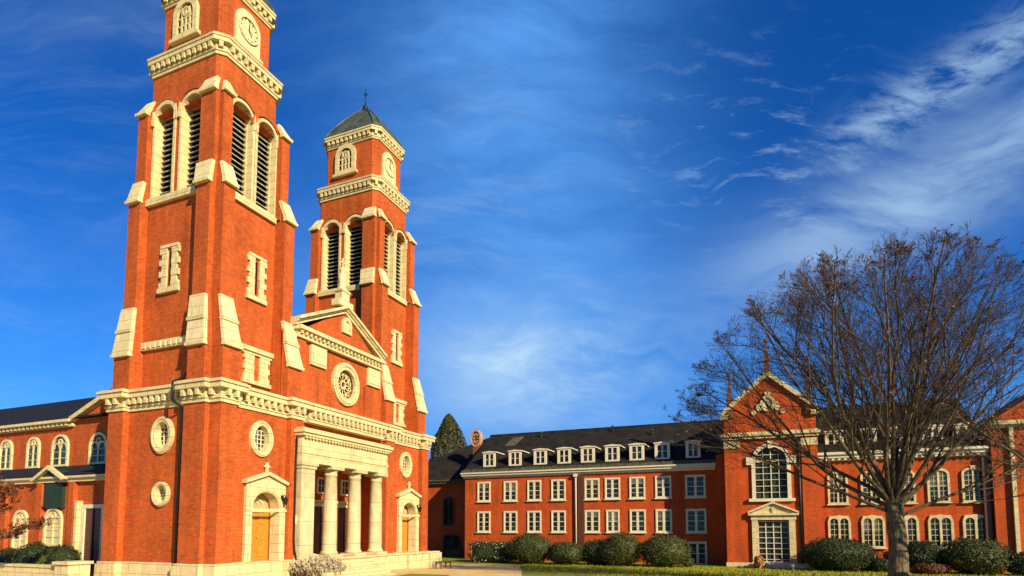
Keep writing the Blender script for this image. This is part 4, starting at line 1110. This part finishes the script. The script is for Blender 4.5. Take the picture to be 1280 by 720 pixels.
# ================================================================== link building in shade
LB = Vector((-31, 58, -.9))
lk = empty('chapel_annexe', LB, 'dark brick annexe in shade between the church tower and the hall', 'building')
mb = MB(); mb.box(-40, -27.0, 56, 66, -1.2, 6.9); lw_ = mb.build('wall', M_BRICK2, lk, root=LB)
mb = MB(); mb.box(-40, -26.9, 55.6, 55.998, 6.75, 7.0); mb.box(-40, -26.9, 55.45, 56.1, 7.0, 7.15); mb.build('eaves_trim', M_GUTTER, lk, root=LB)
mb = MB(); mb.add([(-40, 55.5, 7.15), (-26.9, 55.5, 7.15), (-26.9, 66.5, 7.15), (-40, 66.5, 7.15), (-28.6, 61, 12.2), (-26.9, 61, 12.2)],
                  [(0, 1, 5, 4), (1, 2, 5), (2, 3, 4, 5), (3, 0, 4), (3, 2, 1, 0)]); mb.build('roof', M_SLATE, lk, root=LB)
for x, z0, z1, ww in ((-30.7, 2.3, 5.3, 1.1), (-30.3, -1.0, 1.4, 1.9)):
    fr = Fr('S', 56); mb = MB(); mb.ring(fr, arch(x-ww/2-.12, x+ww/2+.12, z0, z1-.4, .45), arch(x-ww/2, x+ww/2, z0+.1, z1-.4, .33), 0, .1, 0); mb.extr(fr, arch(x-ww/2, x+ww/2, z0+.1, z1-.4, .33), 0, .02, 1)
    mb.fbox(fr, x-.04, x+.04, z0+.1, z1-.1, .02, .07, 0); mb.build('window' if z0 > 0 else 'door', [M_GUTTER, M_GLASS], lk, root=LB)

# ================================================================== small brick walls by the hall
mb = MB(); mb.box(5.9, 6.9, 46.6, 46.9, -1.0, -.15); mb.box(5.86, 6.94, 46.56, 46.94, -.15, -.06)
tag(mb.build('brick_planter_wall', M_BRICK2, root=Vector((6.4, 46.7, -.9))), 'low red brick planter wall beside the dark shrub', 'wall')
mb = MB(); mb.box(7.35, 8.25, 46.9, 47.25, -1.0, .35); mb.box(7.3, 8.3, 46.85, 47.3, .35, .47)
tag(mb.build('brick_pedestal', M_BRICK2, root=Vector((7.8, 47, -.9))), 'short red brick pedestal left of the bare tree trunk', 'pedestal')
# bench by the church terrace
mb = MB(); bx, by = -18.2, 32.6; bz = gz(bx, by)
bo = empty('bench', (bx, by, bz), 'small brown wooden bench below the far tower plinth', 'bench')
for k in range(4): mb.box(bx-.24+k*.12, bx-.15+k*.12, by-.75, by+.75, bz+.42, bz+.46)
mb.build('seat', M_BENCH, bo, root=Vector((bx, by, bz)))
for e in (-.62, .55):
    mb = MB(); mb.box(bx-.22, bx-.14, by+e, by+e+.07, bz, bz+.42); mb.box(bx+.12, bx+.2, by+e, by+e+.07, bz, bz+.42); mb.box(bx-.14, bx+.12, by+e+.01, by+e+.06, bz+.34, bz+.40)
    mb.build('leg', M_BENCH, bo, root=Vector((bx, by, bz)))
# ground spotlight
mb = MB(); p0 = Vector((1.75, 45.6, gz(0, 46)))
mb.lathe(tuple(p0), [(.06, 0), (.06, .12), (.03, .14), (.03, .2), (.10, .22), (.13, .36), (.11, .42), (.02, .43)], 12)
tag(mb.build('ground_spotlight', M_WHITE, root=p0), 'small white ground spotlight on the lawn before the hall door', 'spotlight')

# ================================================================== vegetation
def leafquads(mb, c, n_, k, size, m=0):
    """one leaf: a small folded quad round point c, roughly facing n_"""
    d = Vector((random.gauss(0, 1), random.gauss(0, 1), random.gauss(0, 1)))
    nn = (n_*.9+d*.55).normalized()
    t = nn.orthogonal().normalized(); t.rotate(Matrix.Rotation(random.random()*2*PI, 3, nn)); b = nn.cross(t)
    L = size*(.6+random.random()*.8); W = L*.5
    mb.add([c-t*L*.5, c+b*W*.5, c+t*L*.5, c-b*W*.5], [(0, 1, 2, 3)], m)
def shrub(name, x, y, rx, ry, h, mat, label, group=None, n=4200, size=.13, extra=None, seed=0, cat='shrub', box_=False):
    random.seed(seed+101)
    z0 = gz(x, y); root = Vector((x, y, z0)); mb = MB()
    seedv = Vector((seed*3.1, seed*1.7, 0))
    def rad(d):
        k = 1+.16*noise.noise(d*1.7+seedv)+.10*noise.noise(d*4.1+seedv)+.05*noise.noise(d*9+seedv)
        return k
    # inner dark body
    nu, nv = 22, 12; vs = []; fs = []
    for j in range(nv+1):
        ph = PI*j/nv
        for i in range(nu):
            th = 2*PI*i/nu; d = Vector((math.sin(ph)*math.cos(th), math.sin(ph)*math.sin(th), math.cos(ph))); k = rad(d)*.86
            zz = d.z*k
            if box_:
                e = .5; d2 = Vector((math.copysign(abs(d.x)**e, d.x), math.copysign(abs(d.y)**e, d.y), math.copysign(abs(d.z)**e, d.z))); vs.append(root+Vector((d2.x*rx*.82, d2.y*ry*.82, h*.5+d2.z*h*.42)))
            else: vs.append(root+Vector((d.x*k*rx, d.y*k*ry, max(.02, h*.48+zz*h*.52))))
    for j in range(nv):
        for i in range(nu): fs.append((j*nu+i, j*nu+(i+1) % nu, (j+1)*nu+(i+1) % nu, (j+1)*nu+i))
    mb.add(vs, fs, 0, True)
    for _ in range(n):
        d = Vector((random.gauss(0, 1), random.gauss(0, 1), random.gauss(0, 1))).normalized()
        if d.y > .5 and random.random() < .7: continue
        k = rad(d)*(.86+.16*random.random()+(.05*random.random() if random.random() < .2 else 0))
        if box_:
            e = .5; d2 = Vector((math.copysign(abs(d.x)**e, d.x), math.copysign(abs(d.y)**e, d.y), math.copysign(abs(d.z)**e, d.z)))
            k = .84+.16*random.random()+.12*noise.noise(d*3+seedv); q_ = root+Vector((d2.x*rx*k, d2.y*ry*k, h*.5+d2.z*h*.5*k))
        else: q_ = root+Vector((d.x*k*rx, d.y*k*ry, h*.48+d.z*k*h*.52))
        if q_.z < z0+.02: q_.z = z0+.02+random.random()*.1
        mm = 0
        if extra and random.random() < extra[1]: mm = 1
        leafquads(mb, q_, d, 0, size*(1.0 if mm == 0 else 1.0), mm)
    mats = [mat]+([extra[0]] if extra else [])
    o_ = mb.build(name, mats, root=root, recalc=False)
    return tag(o_, label, cat, group)
def ux(u, y):   # world x on the ground line of photo column u at depth row y
    a = (u-640)/750; f_ = 1
    dx = a*math.cos(YAW)-math.sin(YAW); dy_ = a*math.sin(YAW)+math.cos(YAW)
    return dx/dy_*y
G1 = 'clipped shrubs along the hall'
yb = 46.0
def sh(u0, u1, top, mat, label, seed, y=yb, **k):
    x0, x1 = ux(u0, y), ux(u1, y); x = (x0+x1)/2; rx = (x1-x0)/2
    dep = -x*math.sin(YAW)+y*math.cos(YAW); zt = CAMH-(top-662)/750*dep
    return shrub('shrub', x, y, rx, max(rx*.8, .8), zt-gz(x, y), mat, label, k.pop('group', G1), seed=seed, **k)
sh(590, 650, 676, M_LEAFD, 'dark hedge flecked with white blossom at the left end of the hall', 1, y=47.2, extra=(M_BLOS, .10), box_=True, n=5000)
sh(634, 692, 667, M_LEAF, 'tall rounded green shrub just left of the hall downpipe', 2)
sh(684, 730, 677, M_LEAF, 'lower rounded shrub in front of the hall downpipe', 3)
sh(724, 772, 674, M_LEAFD, 'low shrub right of the hall downpipe, leaves darkened for shade', 4, y=46.6)  # shaded left side of the next shrub, made with darker leaves
sh(748, 803, 666, M_LEAF, 'rounded shrub, third from the shaded end of the wing', 5)
sh(796, 862, 667, M_LEAF, 'biggest rounded shrub, next to the shaded ground-floor window', 6)
sh(852, 866, 696, M_LEAF, 'small yellowish shrub below the shaded ground-floor window', 7, y=46.6, n=900)
sh(995, 1092, 672, M_LEAFD, 'broad evergreen shrub right of the pavilion entrance, leaves darkened for tree shade', 8, y=46.2, n=8000)  # tree shade on the right-hand shrubs is put into the leaf colour
sh(1120, 1182, 677, M_LEAFD, 'evergreen shrub immediately right of the bare tree trunk, leaves darkened for tree shade', 9, y=46.2, n=5000)
sh(1168, 1262, 672, M_LEAF, 'wide dark green shrub before the right wing windows', 10, y=45.8, n=8000)
sh(1250, 1300, 690, M_LEAFD, 'low shrub at the far right pavilion corner, leaves darkened for tree shade', 11, y=45.8, n=2500)
sh(1082, 1112, 697, M_LEAFD, 'low shrub in front of the brick pedestal, leaves darkened for tree shade', 12, y=46.0, n=1500)
sh(1136, 1184, 703, M_BROWN, 'low reddish-brown ground shrub behind the tree trunk', 13, y=45.2, n=1500)
sh(940, 953, 694, M_LEAF, 'small orange-flowering plant at the left of the hall entrance', 14, y=46.9, n=700, extra=(M_FLOW, .45))
# shrubs by the nave, behind the low wall
G2 = 'round shrubs below the nave windows'
for i, (u0, u1, top, lab) in enumerate([(4, 34, 684, 'round shrub at the left end of the nave hedge'), (32, 60, 678, 'taller dark shrub second from the left below the nave'), (56, 76, 684, 'narrow shrub below the green panel of the aisle'), (72, 98, 681, 'round shrub nearest the church tower')]):
    y = 18.3; x0, x1 = ux(u0, y), ux(u1, y); x = (x0+x1)/2; dep = -x*math.sin(YAW)+y*math.cos(YAW); zt = CAMH-(top-662)/750*dep
    shrub('shrub', x, y, (x1-x0)/2, .7, zt-gz(x, y), M_LEAFD if i % 2 else M_LEAF, lab, G2, n=2600, size=.10, seed=30+i)

# pale dried blossoms on bare stems before the steps
def dried_shrub(x, y, rx, ry, h, label):
    random.seed(77); z0 = gz(x, y); root = Vector((x, y, z0)); e = empty('dried_shrub', root, label, 'shrub')
    st_ = MB(); bl = MB()
    for _ in range(420):
        a = random.random()*2*PI; r_ = math.sqrt(random.random())
        b0 = root+Vector((math.cos(a)*rx*r_*.75, math.sin(a)*ry*r_*.75, 0))
        lean = Vector((math.cos(a)*.25*r_+random.gauss(0, .12)-.18, math.sin(a)*.3*r_+random.gauss(0, .1), 1))
        hh = h*(.75+.3*random.random())*(1-.35*r_**3)
        tip = b0+lean.normalized()*hh; mid = b0.lerp(tip, .5)+Vector((random.gauss(0, .03), random.gauss(0, .03), 0))
        st_.tube([b0, mid, tip], [.012, .009, .005], 3, 0, cap=False)
        for k in range(3):
            c0 = b0.lerp(tip, .55+.45*random.random()) if k else tip
            R_ = .045+random.random()*.05
            for _q in range(10):
                d = Vector((random.gauss(0, 1), random.gauss(0, 1), random.gauss(0, 1))).normalized()
                leafquads(bl, c0+d*R_*random.random(), d, 0, .07)
    st_.build('stems', M_TWIG, e, root=root, recalc=False); bl.build('blossoms', M_DRY, e, root=root, recalc=False)
dried_shrub(ux(400, 23.0), 23.0, 1.55, 1.5, 1.12, 'low shrub of pale dried blossoms on dark stems before the portico steps')

# cypress behind the annexe
def cypress(x, y, h, r, label, seed):
    random.seed(seed); z0 = gz(x, y); root = Vector((x, y, z0)); e = empty('cypress_tree', root, label, 'tree')
    t = MB(); t.tube([root, root+Vector((0, 0, h*.9))], [.28, .05], 8); t.build('trunk', M_BARK, e, root=root)
    mb = MB(); sv = Vector((seed, 0, 0))
    for _ in range(22000):
        f_ = random.random()**.8; th = random.random()*2*PI
        prof = (1-f_)**.62*(.55+.45*min(1, f_*5)) 
        rr = r*prof*(1+.28*noise.noise(Vector((math.cos(th)*1.6, math.sin(th)*1.6, f_*7))+sv))*(.55+.47*math.sqrt(random.random()))
        c = root+Vector((math.cos(th)*rr, math.sin(th)*rr, .6+f_*(h-.6)))
        leafquads(mb, c, Vector((math.cos(th), math.sin(th), .9)).normalized(), 0, .30)
    mb.build('crown', M_CYP, e, root=root, recalc=False)
cypress(-36.3, 66, 17.3, 5.0, 'tall conical evergreen rising behind the dark annexe', 5)

# --- bare deciduous trees
def bare_tree(x, y, label, seed, split, reach, height, lat, trunk_r, limbs, leaves, lean=0.0, dens=1.0, envr=None, zcap=99, zmin=0.0, cat='tree', group=None):
    random.seed(seed); z0 = gz(x, y); root = Vector((x, y, z0))
    e = empty('bare_tree', root, label, cat, group)
    tb = MB(); lb_ = MB(); tw = MB(); lf = MB()
    # trunk, slightly flared and twisted
    pts = []; rr = []
    H = split-z0
    for i in range(11):
        t = i/10; pts.append(root+Vector((lean*t+.05*math.sin(t*4), .04*math.sin(t*5+1), -.05+H*t)))
        rr.append(trunk_r*(1.0+.45*(1-t)**6-.06*t)*(1+.03*math.sin(i*2.1)))
    n = 16; base = len(tb.v)
    tb.tube(pts, rr, n, 0)
    tb.v = [tuple(Vector(v)+Vector((noise.noise(Vector(v)*3)*.05, noise.noise(Vector(v)*3+Vector((9, 0, 0)))*.05, 0))) for v in tb.v]
    tb.build('trunk', M_BARK, e, root=root)
    top = pts[-1]
    right = Vector((math.cos(YAW), math.sin(YAW), 0)); fwd = Vector((-math.sin(YAW), math.cos(YAW), 0))
    env = None
    if envr:
        def env(p):
            q_ = p-root; l = q_.dot(right)-envr[3]; f_ = q_.dot(fwd)
            return (l/envr[0])**2+(f_/envr[1])**2+(max(0, q_.z-5.0)/envr[2])**2*(1+.25*noise.noise(p*.9))+.12*noise.noise(p*1.6)+(2 if q_.z > zcap else 0)
    def grow(p, d, L, r0, lev, mb_, bend):
        seg = {0: 9, 1: 6, 2: 5, 3: 3, 4: 2}[lev]
        P_ = [p.copy()]; Rr = [r0]; dirs = [d.copy()]; dd = d.copy()
        for i in range(seg):
            if env and i and env(p) > 1: break
            jit = Vector((random.gauss(0, 1), random.gauss(0, 1), random.gauss(0, 1)))*(.07+.03*lev)
            dd = (dd+jit+Vector((0, 0, bend))).normalized()
            p = p+dd*(L/seg); P_.append(p.copy()); dirs.append(dd.copy())
            t = (i+1)/seg
            Rr.append(max(.0045, r0*(1-t*.78)) if lev < 3 else max(.004, r0*(1-t*.6)))
        seg = len(P_)-1
        mb_.tube(P_, Rr, {0: 8, 1: 5, 2: 4, 3: 3, 4: 3}[lev], 0, cap=False)
        if lev >= 4: 
            if random.random() < leaves:
                leafquads(lf, P_[-1], Vector((0, -.5, .5)), 0, .11)
            return
        nc = {0: 11, 1: 7, 2: 6, 3: 4}[lev]*dens
        nc = int(nc+random.random())
        for k in range(nc):
            t = .22+.78*(k+random.random())/nc if lev else .16+.84*(k+random.random())/nc
            i = min(seg-1, int(t*seg)); f_ = t*seg-i
            q_ = P_[i].lerp(P_[i+1], f_); bd = dirs[i+1]
            side = bd.orthogonal().normalized(); side.rotate(Matrix.Rotation(random.random()*2*PI, 3, bd))
            ang = R(random.uniform(20, 42))
            nd = (bd*math.cos(ang)+side*math.sin(ang)).normalized()
            if nd.z < .02: nd.z = abs(nd.z)*.4+.02; nd.normalize()
            rl = {0: .50, 1: .52, 2: .50, 3: .48}[lev]
            ln = L*rl*(1.15-.55*t)*random.uniform(.75, 1.2)
            r_here = Rr[i]*.60
            grow(q_, nd, ln, max(.0036, r_here*.9), lev+1, tw if lev >= 1 else lb_, .028 if lev < 2 else .015)
    for az, el, L, r_, st in limbs:
        # az: degrees in plan measured from 'right' towards 'away'
        a = R(az); d = (right*math.cos(a)+fwd*math.sin(a))*math.cos(R(el))+Vector((0, 0, math.sin(R(el))))
        s_ = root+(top-root)*st
        grow(s_, d.normalized(), L*(.93 if envr and el > 60 else 1), r_*.76, 0, lb_, .030)
    lb_.build('limbs', M_LIMB, e, root=root, recalc=False)
    tw.build('twigs', M_TWIG, e, root=root, recalc=False)
    if lf.v: lf.build('leaves', M_BROWN, e, root=root, recalc=False)
    return e
limbs = [(178, 20, 8.6, .105, .88), (168, 31, 9.4, .12, .94), (196, 38, 9.6, .12, .96), (176, 50, 10.2, .12, .98), (188, 58, 10.2, .11, .99), (155, 47, 9.8, .12, .98), (205, 55, 9.8, .13, .98), (135, 62, 10, .12, 1.0), (185, 66, 10.4, .14, 1.0), (230, 70, 10.2, .12, 1.0),
         (160, 78, 10.8, .15, 1.0), (300, 80, 10.8, .14, 1.0), (30, 80, 10.8, .15, 1.0), (340, 70, 10.6, .13, 1.0), (15, 64, 10.4, .14, 1.0), (60, 60, 10, .12, 1.0), (-30, 54, 9.8, .12, .98), (20, 48, 9.8, .12, .97),
         (-8, 38, 9.6, .12, .95), (8, 28, 9.2, .11, .90), (-2, 17, 8.6, .095, .82), (90, 52, 8.0, .10, .98), (-90, 56, 7.6, .10, .98)]
bare_tree(4.84, 28.05, 'large leafless tree with spreading crown on the lawn before the hall', 11, 3.0, 9, 13, 8, .335, limbs, .10, envr=(9.3, 7.0, 8.6, .6), dens=.97, zcap=13.0)
x2 = ux(1420, 26)
limbs2 = [(178, 16, 6.6, .13, .85), (160, 32, 6.4, .12, .93), (200, 46, 6.2, .12, .97), (150, 62, 6.0, .12, 1.0), (240, 74, 6.2, .12, 1.0), (20, 60, 5.8, .12, 1.0), (0, 35, 5.0, .10, .95)]
bare_tree(x2, 26, 'smaller leafless tree reaching in from the right edge', 23, 2.6, 6, 8, 5, .26, limbs2, .25, dens=.85)
x3 = ux(-48, 14)
limbs3 = [(0, 38, 2.5, .05, .9), (10, 55, 2.6, .05, 1.0), (-30, 20, 2.3, .05, .85), (170, 40, 2.4, .05, .95), (90, 70, 2.6, .05, 1.0), (30, 8, 2.4, .05, .8), (-10, 62, 2.4, .05, 1)]
bare_tree(x3, 14, 'small bare tree at the left edge in front of the nave', 41, 1.7, 3, 4, 3, .10, limbs3, .55, dens=1.0)

mb = MB(); random.seed(19)
for _ in range(1500):
    y = 26+random.random()*21; x = ux(640+random.random()*680, y)
    c = Vector((x, y, gz(x, y)+.10)); leafquads(mb, c, Vector((0, 0, 1)), 0, .12)
tag(mb.build('fallen_leaves', M_BROWN, recalc=False), 'brown fallen leaves scattered over the lawn', 'leaves', kind='stuff')
# grass blades on the visible strip of lawn
random.seed(9); mb = MB()
for _ in range(26000):
    y = 24+random.random()*23.5; x = ux(630+random.random()*700, y)
    if y < 33 and x < -8: continue
    if x < -17.6+(43.6-y)*.42+.2: continue
    z = gz(x, y); a = random.random()*PI; h_ = .05+random.random()*.09; dx, dy_ = math.cos(a)*.025, math.sin(a)*.025
    mb.add([(x-dx, y-dy_, z), (x+dx, y+dy_, z), (x+random.gauss(0, .03), y+random.gauss(0, .03), z+h_)], [(0, 1, 2)])
tag(mb.build('grass_blades', M_BLADE, recalc=False), 'short green grass blades of the lawn', 'grass', kind='stuff')
